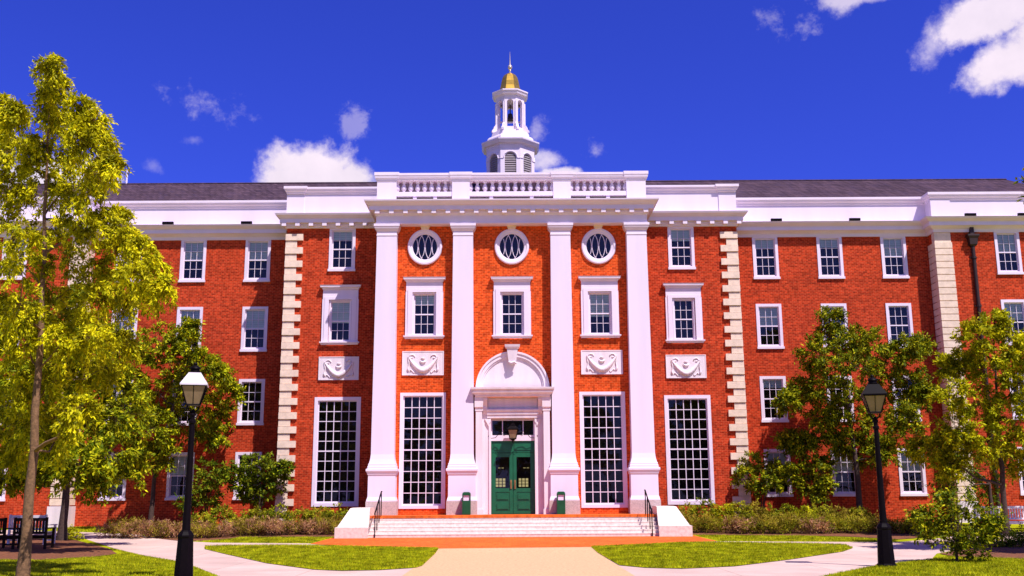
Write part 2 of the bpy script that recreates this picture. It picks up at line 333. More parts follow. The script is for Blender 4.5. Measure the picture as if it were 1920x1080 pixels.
# ------------------------------------------------------------------ the hall
HALL = thing('brick_hall', 'long red brick hall with white pilasters, balustrade and gold topped cupola', 'building')
YS, YW, YP = 1.6, 3.5, 2.75            # side bays, wings, end pavilions (the portico wall is y = 0)
XS, XP, XE = 10.35, 19.95, 33.0
def wall(mb, x0, x1, z0, z1, y, holes, deep=.16):
    xs = sorted({x0, x1, *[h[0] for h in holes], *[h[1] for h in holes]}); zs = sorted({z0, z1, *[h[2] for h in holes], *[h[3] for h in holes]})
    for i in range(len(xs)-1):
        for k in range(len(zs)-1):
            cx, cz = (xs[i]+xs[i+1])/2, (zs[k]+zs[k+1])/2
            if any(h[0] < cx < h[1] and h[2] < cz < h[3] for h in holes): continue
            mb.add([(xs[i],y,zs[k]),(xs[i+1],y,zs[k]),(xs[i+1],y,zs[k+1]),(xs[i],y,zs[k+1])], [(0,1,2,3)])
    for a, b, c, d in holes:
        mb.add([(a,y,c),(b,y,c),(b,y,d),(a,y,d),(a,y+deep,c),(b,y+deep,c),(b,y+deep,d),(a,y+deep,d)], [(0,1,5,4),(1,2,6,5),(2,3,7,6),(3,0,4,7)])

WCACHE = {}
def window(cx, y, zb, w, h, cols, rows, fr=.13, blind=0.0, glass=None, meet=True, deep=.5, mun=.019, sill=True):
    """a sash window set in the wall: casing > sashes, glass, blind, room behind"""
    glass = glass or GLASS; key = (w, h, cols, rows, fr, meet, glass.name, deep, mun, sill)
    if key not in WCACHE:
        c = MB(); a = w/2
        c.box(-a, -a+fr, -.035, .12, 0, h).box(a-fr, a, -.035, .12, 0, h).box(-a+fr, a-fr, -.034, .12, h-fr, h)
        if sill: c.box(-a-.03, a+.03, -.085, .12, -.05, .06).box(-a+fr, a-fr, -.03, .12, .06, .10)
        else: c.box(-a+fr, a-fr, -.034, .12, 0, fr)
        s = MB(); i0, i1, b0, b1 = -a+fr, a-fr, (.10 if sill else fr), h-fr; r = .05
        s.box(i0, i0+r, .055, .095, b0, b1).box(i1-r, i1, .055, .095, b0, b1).box(i0+r, i1-r, .056, .094, b0, b0+.07).box(i0+r, i1-r, .056, .094, b1-r, b1)
        iw = (i1-i0-2*r)/cols
        for k in range(1, cols): x = i0+r+iw*k; s.box(x-mun/2, x+mun/2, .06, .09, b0+.07, b1-r)
        z0, z1 = b0+.07, b1-r
        for k in range(1, rows):
            z = z0+(z1-z0)*k/rows; t = .055 if (meet and k == rows//2) else mun
            s.box(i0+r, i1-r, .058 if t == mun else .045, .092, z-t/2, z+t/2)
        g = MB().add([(i0,.085,b0),(i1,.085,b0),(i1,.085,b1),(i0,.085,b1)], [(0,1,2,3)])
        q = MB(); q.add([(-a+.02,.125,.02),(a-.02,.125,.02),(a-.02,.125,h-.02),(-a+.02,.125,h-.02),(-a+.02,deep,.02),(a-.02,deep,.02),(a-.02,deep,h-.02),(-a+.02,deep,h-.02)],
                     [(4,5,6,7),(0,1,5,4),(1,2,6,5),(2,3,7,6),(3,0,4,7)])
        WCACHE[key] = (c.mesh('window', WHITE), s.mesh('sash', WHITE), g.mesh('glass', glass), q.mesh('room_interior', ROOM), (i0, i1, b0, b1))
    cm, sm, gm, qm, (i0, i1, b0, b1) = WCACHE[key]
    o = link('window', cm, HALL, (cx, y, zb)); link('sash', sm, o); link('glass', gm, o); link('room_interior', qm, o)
    if blind:
        zt = b1-(b1-b0)*blind
        b = MB(); n = max(3, int((b1-zt)/.08))
        for k in range(n):
            a, c = zt+(b1-zt)*k/n, zt+(b1-zt)*(k+1)/n
            b.add([(i0,.105,a),(i1,.105,a),(i1,.125,c),(i0,.125,c)], [(0,1,2,3)])
        b.box(i0, i1, .10, .13, zt-.03, zt); b.build('blind', BLIND, o)
    return o

# -- levels shared by the storeys of the wings
ROWS = [(11.84, 2.08), (8.50, 2.10), (5.08, 2.09), (1.71, 2.10)]
WX = [(12.12, 1.21), (15.20, 1.21), (18.26, 1.21)]
PX = [(23.35, 1.18), (26.6, 1.18), (29.9, 1.18)]
BL = {(-1,0,0): .5, (-1,0,1): .5, (1,0,0): .25, (1,0,1): .22, (1,0,2): .47, (-1,1,0): .47, (-1,1,1): .36, (1,1,0): .46, (1,1,1): .5, (-1,3,1): .45, (-1,0,2): .5, (1,2,0): .2,
      (1,3,0): .4, (1,3,1): .45, (1,3,2): .5, (-1,2,2): .4, (-1,1,2): .5, (1,0,3): .48, (1,1,3): .42, (-1,0,3): .3, (-1,3,2): .3}
for sx in (-1, 1):
    mw = MB(); holes = [(x-w/2, x+w/2, z, z+h) for x, w in WX for z, h in ROWS]
    wall(mw, XS-.05, XP+.05, .2, 14.3, YW, holes)
    ph = [(x-w/2, x+w/2, z, z+h) for x, w in PX for z, h in ROWS]
    wall(mw, XP, XE, .2, 14.3, YP, ph)
    mw.add([(XP,YP,.2),(XP,YW,.2),(XP,YW,14.3),(XP,YP,14.3)], [(0,1,2,3)]).add([(XE,YP,.2),(XE,15,.2),(XE,15,14.3),(XE,YP,14.3)], [(0,1,2,3)])
    sb = [(7.78-.6, 7.78+.6, 11.91, 13.92), (7.78-.5, 7.78+.5, 8.58, 10.52), (7.78-1.03, 7.78+1.03, 1.35, 6.12)]
    wall(mw, 5.9, XS, .2, 14.3, YS, sb)
    mw.add([(XS,YS,.2),(XS,YW,.2),(XS,YW,14.3),(XS,YS,14.3)], [(0,1,2,3)])
    mw.add([(5.9,0,.2),(5.9,YS,.2),(5.9,YS,14.3),(5.9,0,14.3)], [(0,1,2,3)])
    if sx < 0: mw.mirror()
    mw.build('wall', BRICK, HALL)
    for ci, (x, w) in enumerate(WX + PX):
        for ri, (z, h) in enumerate(ROWS):
            if ci > 3 : 
                if abs(x) > 27: continue
            window(sx*x, YW if ci < 3 else YP, z, w, h, 3, 4, blind=BL.get((sx, ri, ci), 0))
    window(sx*7.78, YS, 11.91, 1.2, 2.01, 3, 4, blind=.22 if sx < 0 else .3)
    window(sx*7.78, YS, 8.58, 1.0, 1.94, 3, 4, fr=.06, blind=.52 if sx < 0 else 0, sill=False)
    window(sx*7.78, YS, 1.35, 2.06, 4.77, 5, 10, fr=.15, glass=GLASS_DEEP, mun=.031, deep=1.2, sill=False)
for x in PX[2:]:
    pass
ch = [(x-.52, x+.52, 8.58, 10.52) for x in (-3.84, 0, 3.84)] + [(x-.98, x+.98, 1.25, 6.13) for x in (-3.85, 3.85)] + [(-.95, .95, 1.0, 4.98)]
pw = MB(); wall(pw, -5.9, 5.9, .2, 14.3, 0, ch); pw.build('wall', BRICK_P, HALL)
for x, bl in ((-3.84, .24), (0, 0), (3.84, .55)): window(x, 0, 8.58, 1.04, 1.94, 3, 4, fr=.06, blind=bl, sill=False)
for x in (-3.85, 3.85): window(x, 0, 1.25, 1.96, 4.88, 5, 10, fr=.13, glass=GLASS_DEEP, mun=.031, deep=1.2, sill=False)

# -- dressed surrounds of the middle windows
sur = MB()
sur.box(-.82, -.52, -.08, .05, 8.60, 10.56).box(.52, .82, -.08, .05, 8.60, 10.56)
sur.box(-.72, -.52, -.11, -.08, 8.60, 10.53).box(.52, .72, -.11, -.08, 8.60, 10.53).box(-.72, .72, -.11, .0, 10.53, 10.66)
sur.box(-.80, .80, -.085, .05, 10.56, 11.0)
sur.wrap([(0,10.98),(.04,11.0),(.06,11.06),(.13,11.09),(.14,11.16),(.16,11.19),(0,11.2)], -.78, .78, -.09, .03)
sur.wrap([(0,8.46),(.03,8.47),(.05,8.52),(.09,8.55),(.09,8.60),(0,8.61)], -.80, .80, -.09, .03)
sm_ = sur.mesh('window_surround', WHITE)
for x, y in ((-3.84, 0), (0, 0), (3.84, 0), (-7.78, YS), (7.78, YS)): link('window_surround', sm_, HALL, (x, y, 0))

# -- carved swag panels
def swag_panel():
    b = MB().box(-.9, .9, -.05, .05, 0, 1.05); b.box(-.9, .9, -.065, -.05, 0, .035).box(-.9, .9, -.065, -.05, 1.015, 1.05).box(-.9, -.865, -.065, -.05, .035, 1.015).box(.865, .9, -.065, -.05, .035, 1.015)
    c = MB(); pts = []; rad = []
    for i in range(25):
        t = -1+2*i/24; pts.append((.62*t, -.06, .20+.58*abs(t)**1.7)); rad.append(.035+.085*(1-t*t)*(1+.12*math.sin(i*2.6)))
    c.tube(pts, rad, 8)
    for sx in (-1, 1):
        c.tube([(sx*(.62+.02*math.sin(k*1.1)), -.06, .80-.07*k) for k in range(10)], [.05,.035,.03,.04,.03,.035,.03,.04,.06,.03], 6)
        c.tube([(sx*(.48-.13*math.cos(a)*(1-a/9)), -.06, .80+.11*math.sin(a)*(1-a/9)) for a in np.linspace(0, 5.5, 16)], .028, 6)
        c.tube([(sx*(.44+.10*math.cos(a)), -.06, .17+.06*math.sin(a*2)) for a in np.linspace(0, 3.1, 8)], .026, 6)
    c.tube([(.13*math.cos(a), -.07, .68+.12*math.sin(a)) for a in np.linspace(3.5, 6.0, 10)], [.02,.035,.05,.055,.06,.06,.055,.05,.035,.02], 6)
    c.lathe([(0, -.03), (.08, -.02), (.09, .02), (0, .05)], 10, (0, -.05, .72))
    return b.mesh('carved_panel', STONE), c.mesh('swag_relief', STONE)
pm, cm_ = swag_panel(); smooth_mesh(cm_, 60)
for x, y in ((-3.87, 0), (3.87, 0), (-7.78, YS), (7.78, YS)):
    o = link('carved_panel', pm, HALL, (x, y, 6.88)); link('swag_relief', cm_, o)

# -- round windows
def ellipse(a, b, n=40, t0=0): return [(a*math.cos(2*math.pi*i/n), b*math.sin(2*math.pi*i/n)) for i in range(n)]
ring = MB(); prof = [(1, -.0), (1, .06), (.96, .10), (.87, .10), (.84, .07), (.73, .055), (.70, .03), (.70, 0)]
N_ = 44
ring.loft([[(.765*k*math.cos(2*math.pi*i/N_), -d, .815*k*math.sin(2*math.pi*i/N_)) for i in range(N_)] for k, d in prof], cap=False)
ringm = ring.mesh('oculus_window', WHITE); smooth_mesh(ringm, 30)
gm_ = MB().add([(x, -.016, z) for x, z in ellipse(.54, .575)], [tuple(range(40))]).mesh('glass', GLASS)
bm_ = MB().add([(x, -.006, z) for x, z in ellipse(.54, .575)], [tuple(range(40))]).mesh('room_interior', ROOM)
mu = MB()
for c in (-.36, -.18, 0, .18, .36):
    for sgn in (1,):
        pass
for c in (-.6, -.3, 0, .3, .6):
    run = []
    for i in range(61):
        a = 2*math.pi*i/60; x, z = c+.285*math.cos(a), .60*math.sin(a)
        if (x/.53)**2+(z/.565)**2 <= 1: run.append((x, -.03, z))
        else:
            if len(run) > 1: mu.tube(run, .015, 4)
            run = []
    if len(run) > 1: mu.tube(run, .015, 4)
mum = mu.mesh('muntins', WHITE)
key = MB().loft([[(-.20, -.05+.0, .56+.20), (.20, -.05, .76), (.20, .02, .76), (-.20, .02, .76)]] + [[(-.13, -.13, .66), (.13, -.13, .66), (.13, .02, .66), (-.13, .02, .66)]][0:0] + [[(-.155, -.14, .80), (.155, -.14, .80), (.155, .02, .80), (-.155, .02, .80)], [(-.24, -.17, 1.0), (.24, -.17, 1.0), (.24, .02, 1.0), (-.24, .02, 1.0)]]).mesh('keystone', QUOIN)
for x in (-3.845, 0, 3.845):
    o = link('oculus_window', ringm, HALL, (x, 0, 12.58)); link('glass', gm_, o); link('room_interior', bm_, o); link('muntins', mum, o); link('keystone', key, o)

# -- giant pilasters
def pilaster():
    p = MB(); ped = MB(); gr = MB(); yb = .06
    def sq(z, hw, d): return (z, -hw, hw, -d, yb)
    gr.rects([sq(1.0, .64, .66), sq(1.56, .64, .66)])
    ped.rects([sq(1.56, .62, .64), sq(1.60, .62, .64), sq(1.74, .575, .595), sq(2.62, .57, .59), sq(2.66, .60, .62), sq(2.72, .61, .63), sq(2.80, .66, .68), sq(2.88, .66, .68), sq(2.90, .64, .66)])
    p.rects([sq(2.90, .60, .62), sq(3.00, .60, .62), sq(3.02, .575, .595), sq(3.10, .575, .595), sq(3.12, .55, .57), sq(3.30, .505, .53), sq(3.50, .485, .50), sq(13.0, .435, .45)])
    cp = MB().rects([sq(13.0, .45, .47), sq(13.05, .45, .47), sq(13.06, .437, .455), sq(13.2, .437, .455), sq(13.22, .47, .49), sq(13.32, .53, .55), sq(13.40, .55, .57), sq(13.41, .565, .585), sq(13.52, .565, .585)])
    return [('pilaster', p.mesh('pilaster', WHITE)), ('pedestal', ped.mesh('pedestal', WHITE)), ('granite_base', gr.mesh('granite_base', GRANITE)), ('capital', cp.mesh('capital', WHITE))]
pil = pilaster()
for x in (-5.49, -2.14, 2.14, 5.49):
    root = link('pilaster', pil[0][1], HALL, (x, 0, 0))
    for n, me in pil[1:]: link(n, me, root)

# -- entablatures, cornices
ent = MB()
ent.box(-5.97, 5.97, -.47, .05, 13.52, 13.95); ent.wrap([(0,13.52),(.02,13.53),(.02,13.60),(0,13.62)], -5.97, 5.97, -.47, .0)
ent.wrap([(0,13.90),(.03,13.92),(.06,13.98),(.10,14.0),(.10,14.12),(0,14.12)], -5.97, 5.97, -.47, YS-.02)
ent.build('frieze', WHITE, HALL)
co = MB(); co.wrap([(-.2,14.12),(.25,14.12),(.25,14.10),(.28,14.10),(.28,14.29),(.33,14.31),(.38,14.37),(.46,14.42),(.49,14.46),(.50,14.52),(-.2,14.56)], -5.97, 5.97, -.47, YS-.02)
COR = co.build('cornice', LEAD if False else WHITE, HALL)
mdm = MB().box(-.10, .10, -.20, .0, -.17, 0).mesh('modillion', WHITE)
for i in range(20):
    link('modillion', mdm, COR, (-5.9+11.8*i/19, -.545, 14.118))
for sx in (-1, 1):
    m = MB(); m.box(5.9, XS+.05, YS-.06, YS+.3, 13.88, 14.05)
    m.wrap([(0,13.88),(.04,13.89),(.06,13.96),(.10,14.0),(.10,14.12),(0,14.12)], 6.2, XS+.03, YS-.06, YW-.02, left=False)
    m.wrap([(-.2,14.12),(.25,14.12),(.25,14.10),(.28,14.10),(.28,14.29),(.33,14.31),(.38,14.37),(.45,14.42),(.48,14.50),(-.2,14.54)], 6.1, XS, YS-.04, YW-.02, left=False)
    if sx < 0: m.mirror()
    c = m.build('cornice', WHITE, HALL)
    for k in range(7): link('modillion', mdm, c, (sx*(6.72+.62*k), YS-.115, 14.118))
    w = MB(); w.wrap([(-.1,13.84),(.05,13.85),(.07,13.95),(.09,14.0),(.24,14.10),(.31,14.12),(.31,14.30),(.37,14.34),(.48,14.42),(.53,14.50),(-.2,14.56)], XS+.4, XP+.1, YW, YW+1, left=False, right=False)
    w.wrap([(-.1,13.845),(.05,13.852),(.07,13.952),(.09,14.002),(.24,14.103),(.31,14.123),(.31,14.303),(.37,14.343),(.48,14.423),(.53,14.503),(-.2,14.563)], XP, XE, YP, YW-.02, right=False)
    if sx < 0: w.mirror()
    w.build('cornice', WHITE, HALL)
    # parapets
    q = MB(); q.box(5.95, XS, YS-.02, YS+.35, 14.53, 15.6)
    q.wrap([(0,15.52),(.03,15.54),(.04,15.60),(.10,15.66),(.12,15.72),(.15,15.75),(.15,15.84),(0,15.86)], 6.1, XS-.0, YS-.03, YW+.4, left=False)
    q.box(9.6, XS+.05, YS-.06, YW+.4, 14.53, 15.53)
    q.wrap([(0,15.522),(.03,15.542),(.04,15.602),(.10,15.662),(.12,15.722),(.15,15.752),(.15,15.87),(0,15.89)], 9.6, XS+.03, YS-.09, YW+.4)
    q.box(XS-.3, XP+.5, YW+.05, YW+.4, 14.53, 15.6)
    q.wrap([(0,15.44),(.03,15.46),(.05,15.54),(.12,15.60),(.14,15.66),(.17,15.69),(.17,15.80),(-.3,15.82)], XS, XP+.3, YW+.05, YW+.5, left=False, right=False)
    q.box(XP, XE, YP+.05, YW+.6, 14.53, 15.55)
    q.wrap([(0,15.442),(.03,15.462),(.05,15.542),(.12,15.602),(.14,15.662),(.17,15.692),(.17,15.81),(-.3,15.83)], XP, XE, YP+.05, YW+.6, right=False)
    q.box(XP-.04, XP+.9, YP+.01, YP+.3, 14.53, 15.445)
    if sx < 0: q.mirror()
    q.build('parapet', WHITE, HALL)
    # quoins of the side bay
    qs = MB().box(-.02, .02, -.01, 0.01, 0, 13.0)
    qp = MB(); qp.box(XS-.48, XS+.015, YS-.012, YS+.3, .55, 13.62)
    if sx < 0: qp.mirror()
    qo = qp.build('quoin_strip', QUOIN, HALL)
    n = 41; hgt = (13.62-.75)/n
    for k in range(n):
        z = .75+hgt*k; lng = k % 2 == 0
        wd = .80 if lng else .52
        b = MB().rects([(z+.012, XS+.03-wd, XS+.03, YS-(.10 if lng else .055), YS+.35), (z+hgt-(.006 if lng else .03), XS+.03-wd, XS+.03, YS-(.10 if lng else .055), YS+.35)])
        if sx < 0: b.mirror()
        b.build('quoin_stone', QUOIN, qo)
    # quoins of the end pavilion
    qp = MB(); qp.box(XP-.01, XP+.76, YP-.015, YP+.3, .55, 13.84)
    if sx < 0: qp.mirror()
    qo = qp.build('quoin_strip', QUOIN, HALL)
    n = 38
    for k in range(n):
        z = 1.45+hgt*k
        b = MB().box(XP-.04, XP+.78, YP-.065, YW-.01, z+.02, z+hgt-.02)
        if sx < 0: b.mirror()
        b.build('quoin_stone', QUOIN, qo)
    b = MB().box(XP-.08, XP+.85, YP-.09, YW-.012, .3, 1.42)
    if sx < 0: b.mirror()
    b.build('plinth', STONE, HALL)
    for x, y in ((12.65, YW), (16.4, YW), (21.6, YP), (24.1, YP)):
        MB().box(-.26, .26, -.4, -.28, 0, .12).build('gutter_outlet', BLACK, HALL, (sx*x, y, 14.56))
    # roof behind the parapets
    r = MB(); e = 14.75
    r.add([(0,YW+.55,e),(XE-.3,YW+.55,e),(26.8,9,18.42),(0,9,18.42)], [(0,1,2,3)]).add([(XE-.3,YW+.55,e),(XE-.3,14.5,e),(26.8,9,18.42)], [(0,1,2)]).add([(0,14.5,e),(XE-.3,14.5,e),(26.8,9,18.42),(0,9,18.42)], [(3,2,1,0)])
    r.tube([(0,9,18.42),(26.8,9,18.42)], .06, 6)
    if sx < 0: r.mirror()
    r.build('roof', SLATE, HALL)
MB().box(-XS+.2, XS-.2, YS-.0, YW+.7, 14.57, 14.72).box(-5.85, 5.85, -.2, YS, 14.57, 14.73).build('roof_deck', DECK, HALL)
MB().box(-5.6, 5.6, .6, .8, 14.73, 15.1).build('inner_parapet', BRICK, HALL)
MB().tube([(0,0,0),(0,0,.9)], .05, 8).build('roof_pipe', WHITE, HALL, (at(237, 345, 9).x, 9, 18.3))

# -- balustrade of the portico
bal = MB(); ys, ye = -.32, .12
for x0, x1 in ((-5.98,-5.12),(-2.64,-1.86),(1.86,2.64),(5.12,5.98)):
    bal.box(x0, x1, ys-.03, ye+.03, 14.56, 15.55)
    bal.wrap([(0,15.5),(.02,15.52),(.04,15.60),(.09,15.66),(.10,15.74),(.12,15.78),(.12,15.92),(0,15.94)], x0, x1, ys-.03, ye+.03)
for x0, x1 in ((-5.12,-2.64),(-1.86,1.86),(2.64,5.12)):
    bal.box(x0, x1, ys, ye, 14.84, 15.04)
    bal.wrap([(0,15.56),(.02,15.58),(.04,15.64),(.09,15.69),(.10,15.75),(.12,15.78),(.12,15.88),(-.1,15.90)], x0, x1, ys, ye+.02, left=False, right=False); bal.box(x0, x1, ys, ye, 15.56, 15.86)
for x in (-4.3, -3.4, -.9, .9, 3.4, 4.3): bal.box(x-.08, x+.08, ys+.04, ye-.04, 14.56, 14.84)
BAL = bal.build('balustrade', WHITE, HALL)
bpr = [(.10,0),(.10,.05),(.06,.06),(.055,.09),(.09,.13),(.118,.19),(.112,.25),(.08,.33),(.055,.40),(.05,.43),(.075,.44),(.075,.47),(.10,.475),(.10,.52)]
bme = MB().lathe(bpr, 14).mesh('baluster', WHITE); smooth_mesh(bme, 35)
for x0, x1, n in ((-5.12,-2.64,8),(-1.86,1.86,11),(2.64,5.12,8)):
    for k in range(n+1):
        x = x0+(x1-x0)*k/n
        link('baluster', bme, BAL, (x + (.03 if k == 0 else -.03 if k == n else 0), -.10, 15.04))

# -- cupola
CX, CY = -.03, 7.6
CUP = bpy.data.objects.new('cupola', None); COL.objects.link(CUP); CUP.parent = HALL; CUP.location = (CX, CY, 17.6)
A8 = math.pi/8
def oct_(prof, cap=True): return MB().lathe([(r/math.cos(A8), z) for r, z in prof], 8, (0,0,0), A8, cap)
K = 1.045
low = MB()
def face_pts(i, r, pts):      # 2-D points (across, up) on the i-th face of an octagon of inradius r
    a = -math.pi/2+i*math.pi/4; n = Vector((math.cos(a), math.sin(a), 0)); t = Vector((-math.sin(a), math.cos(a), 0))
    return [tuple(n*r + t*u + Vector((0,0,v))) for u, v in pts]
def arch_face(mb, i, r, hw, ow, z0, zs, z1, zb, depth):  # a face with an arched opening: half width hw, opening half width ow, sill zs, spring zb
    n = 12; arc = [(ow*math.cos(math.pi*k/n), zb+ow*math.sin(math.pi*k/n)) for k in range(n+1)]
    loop = [(ow, zs)] + arc + [(-ow, zs)]
    outer = [(hw, zs)] + [(hw, zb)] + [(hw*math.cos(math.pi*k/n), zb + (z1-zb)*min(1, 1.6*math.sin(math.pi*k/n))) if 0 < k < n else ((hw if k == 0 else -hw), zb) for k in range(n+1)][1:-1] + [(-hw, zb), (-hw, zs)]
    # quads between loop and outer
    a = face_pts(i, r, loop); b = face_pts(i, r, outer); c = face_pts(i, r-depth, loop); m = len(loop)
    mb.add(a+b, [(k, k+1, m+k+1, m+k) for k in range(m-1)])
    mb.add(a+c, [(k, k+1, m+k+1, m+k) for k in range(m-1)])
    # corners above the arch
    mb.add(face_pts(i, r-.001, [(hw, zb), (hw, z1), (-hw, z1), (-hw, zb)])[:0] + [], [])
    top = [(hw, zb)] + [outer[1+k] for k in range(1, n)] + [(-hw, zb)]
    tp = face_pts(i, r, top + [(-hw, z1), (hw, z1)])
    mb.add(tp, [tuple(range(len(tp)))])
    if zs > z0: mb.add(face_pts(i, r, [(hw, z0), (hw, zs), (-hw, zs), (-hw, z0)]), [(0,1,2,3)])
r1 = 1.25; hw1 = r1*math.tan(A8)
lou = MB()
for i in range(8):
    arch_face(low, i, r1, hw1, .30, -1.5, .1, 2.05, 1.32, .10)
    a = face_pts(i, r1-.10, [(-.34, .05), (.34, .05), (.34, 1.7), (-.34, 1.7)]); lou.add(a, [(0,1,2,3)])
    for k in range(13):
        z = .12+k*.12
        p0 = face_pts(i, r1-.085, [(-.31, z+.11), (.31, z+.11)]); p1 = face_pts(i, r1-.03, [(-.31, z+.02), (.31, z+.02)]); p2 = face_pts(i, r1-.03, [(-.31, z), (.31, z)])
        lw = .31 if z < 1.3 else math.sqrt(max(.001, .31**2-(z+.08-1.32)**2))
        p0 = face_pts(i, r1-.085, [(-lw, z+.11), (lw, z+.11)]); p1 = face_pts(i, r1-.03, [(-lw, z+.03), (lw, z+.03)]); p2 = face_pts(i, r1-.03, [(-lw, z), (lw, z)])
        lou.add(p0+p1+p2, [(0,1,3,2), (2,3,5,4)])
    # corner strips and archivolts
    arc = face_pts(i, r1+.01, [(.35*math.cos(math.pi*k/14), 1.32+.35*math.sin(math.pi*k/14)) for k in range(15)]); low.tube(arc, .03, 5)
    low.tube(face_pts(i, r1+.01, [(hw1, 1.30), (.36, 1.30)]), .025, 4); low.tube(face_pts(i, r1+.01, [(-hw1, 1.30), (-.36, 1.30)]), .025, 4)
    for k in range(9):
        u = -.50+.125*k; q = face_pts(i, r1+.05, [(u-.03, 1.98), (u+.03, 1.98), (u+.03, 2.06), (u-.03, 2.06)]); q2 = face_pts(i, r1-.02, [(u-.03, 1.98), (u+.03, 1.98), (u+.03, 2.06), (u-.03, 2.06)])
        low.loft([q2, q])
o1 = oct_([(r1+.02,1.88),(r1+.02,2.02),(r1+.05,2.06),(r1+.16,2.10),(r1+.22,2.20),(r1+.26,2.26),(r1+.27,2.33),(r1+.1,2.36),(.95,2.40)]); low.add(o1.v, o1.f)
MB().box(-1.55, 1.55, -1.5, 1.5, -3, .22).build('plinth', SLATE, CUP)
low.build('lower_stage', WHITE, CUP); lou.build('louvre', LOUVER, CUP)
mid = oct_([(1.24,2.36),(1.22,2.40),(1.20,2.56),(1.12,2.66),(.98,2.74),(.96,2.90),(.95,2.98),(.86,3.0),(.8,3.02)])
mid.build('flared_base', WHITE, CUP)
r2 = .74; hw2 = r2*math.tan(A8); up = MB()
for i in range(8):
    arch_face(up, i, r2, hw2, .165, 2.98, 3.22, 5.0, 4.58, .16)
    for q in (-1, 1):
        up.loft([face_pts(i, r2+.03, [(q*hw2-.06, z), (q*hw2+.06, z), ]) + face_pts(i, r2-.02, [(q*hw2+.06, z), (q*hw2-.06, z)]) for z in (3.0, 4.62)])
    a = A8+i*math.pi/4   # small scroll buttress on every corner
    n = Vector((math.cos(a), math.sin(a), 0)); t = Vector((-math.sin(a), math.cos(a), 0))
    pr = [(.78, 2.98), (1.06, 2.98), (1.06, 3.10), (.98, 3.18), (.94, 3.30), (.86, 3.42), (.80, 3.46), (.78, 3.46)]
    up.loft([[tuple(n*r + t*w + Vector((0,0,z))) for r, z in pr] for w in (-.07, .07)])
o2 = oct_([(r2+.01,4.86),(r2+.02,4.94),(r2+.06,4.98),(r2+.14,5.02),(r2+.17,5.12),(r2+.21,5.17),(r2+.21,5.24),(.5,5.30)]); up.add(o2.v, o2.f)
o3 = oct_([(r2-.1,3.0),(r2-.1,3.2)]); up.add(o3.v, o3.f)
up.build('open_lantern', WHITE, CUP)
bell = MB().lathe([(0,4.20),(.06,4.20),(.12,4.16),(.14,4.02),(.17,3.90),(.22,3.80),(.22,3.77),(.0,3.77)], 14); bell.box(-.03, .03, -.03, .03, 4.2, 4.7); bell.build('bell', BELLM, CUP, smooth=True)
MB().box(-.6, .6, -.04, .04, 3.66, 3.74).build('bell_beam', WHITE, CUP)
dome = oct_([(.66,5.26),(.64,5.28),(.57,5.42),(.50,5.66),(.46,5.92),(.40,6.16),(.32,6.32),(.22,6.42),(.10,6.46),(.05,6.50)])
dome.build('gold_dome', GOLD, CUP)
sp = MB().lathe([(.05,6.46),(.06,6.52),(.05,6.62),(.07,6.66),(.055,6.70),(.11,6.76),(.13,6.84),(.11,6.92),(.05,6.97),(.04,7.05),(.03,7.2),(.008,7.75)], 12)
sp.build('spire', GOLDT, CUP, smooth=True)

# -- doorway
dr = MB()
for s in (-1, 1):
    for lst in ([(1.0, 1.30, 1.57, -.45), (5.30, 1.30, 1.57, -.45)], [(1.0, 1.26, 1.60, -.48), (1.22, 1.26, 1.60, -.48)], [(5.30, 1.27, 1.60, -.47), (5.40, 1.27, 1.60, -.47), (5.46, 1.26, 1.62, -.52), (5.90, 1.24, 1.62, -.54)]):
        dr.rects([(z, min(s*a, s*b), max(s*a, s*b), d, .0) for z, a, b, d in lst])
    dr.box(min(s*.93, s*1.30), max(s*.93, s*1.30), -.14, .10, 1.0, 5.0)
    dr.box(min(s*.93, s*1.02), max(s*.93, s*1.02), -.19, -.14, 1.0, 4.9); dr.box(min(s*1.2, s*1.30), max(s*1.2, s*1.30), -.17, -.14, 1.0, 4.98)
    # scrolled console under the cornice
    dr.prism_x([(-.14, 5.88), (-.5, 5.88), (-.5, 5.78), (-.42, 5.66), (-.30, 5.50), (-.30, 5.35), (-.24, 5.22), (-.14, 5.16)], min(s*1.08, s*1.27), max(s*1.08, s*1.27))
    dr.prism_y([(s*.93, 4.98), (s*.93, 4.86), (s*1.0, 4.78), (s*1.02, 4.66), (s*1.20, 4.98)][::s], -.22, -.12)
dr.box(-1.30, 1.30, -.16, .05, 4.98, 5.90); dr.prism_x([(-.16,4.98),(-.24,5.02),(-.24,5.12),(-.28,5.16),(-.28,5.26),(-.34,5.32),(-.34,5.38),(-.16,5.42)], -1.10, 1.10)
dr.box(-1.05, 1.05, -.19, -.16, 5.48, 5.84)
dr.wrap([(0,5.88),(.03,5.90),(.05,5.98),(.14,6.06),(.15,6.14),(.20,6.20),(.21,6.28),(-.3,6.34)], -1.57, 1.57, -.56, .0)
DOORW = dr.build('doorway_surround', STONE, HALL)
ar = MB(); n = 36; zc = 6.30
def arcring(r0, r1, y0, y1):
    a = [[(r*math.cos(math.pi*k/n), y, zc+r*math.sin(math.pi*k/n)) for r, y in ((r0, y0), (r1, y0), (r1, y1), (r0, y1))] for k in range(n+1)]
    ar.loft(a)
arcring(1.36, 1.57, -.14, .0); arcring(1.30, 1.36, -.10, .0); arcring(1.50, 1.585, -.18, -.14); 
ar.prism_y([(1.32*math.cos(math.pi*k/n), zc+1.32*math.sin(math.pi*k/n)) for k in range(n+1)], -.05, .0)
ar.build('tympanum', STONE, DOORW)
ky = MB(); ky.rects([(7.40,-.14,.14,-.24,0),(7.46,-.17,.17,-.27,0),(7.95,-.23,.23,-.30,0),(8.0,-.24,.24,-.31,0)]); ky.rects([(8.0,-.26,.26,-.33,0),(8.06,-.31,.31,-.37,0),(8.16,-.33,.33,-.39,0)])
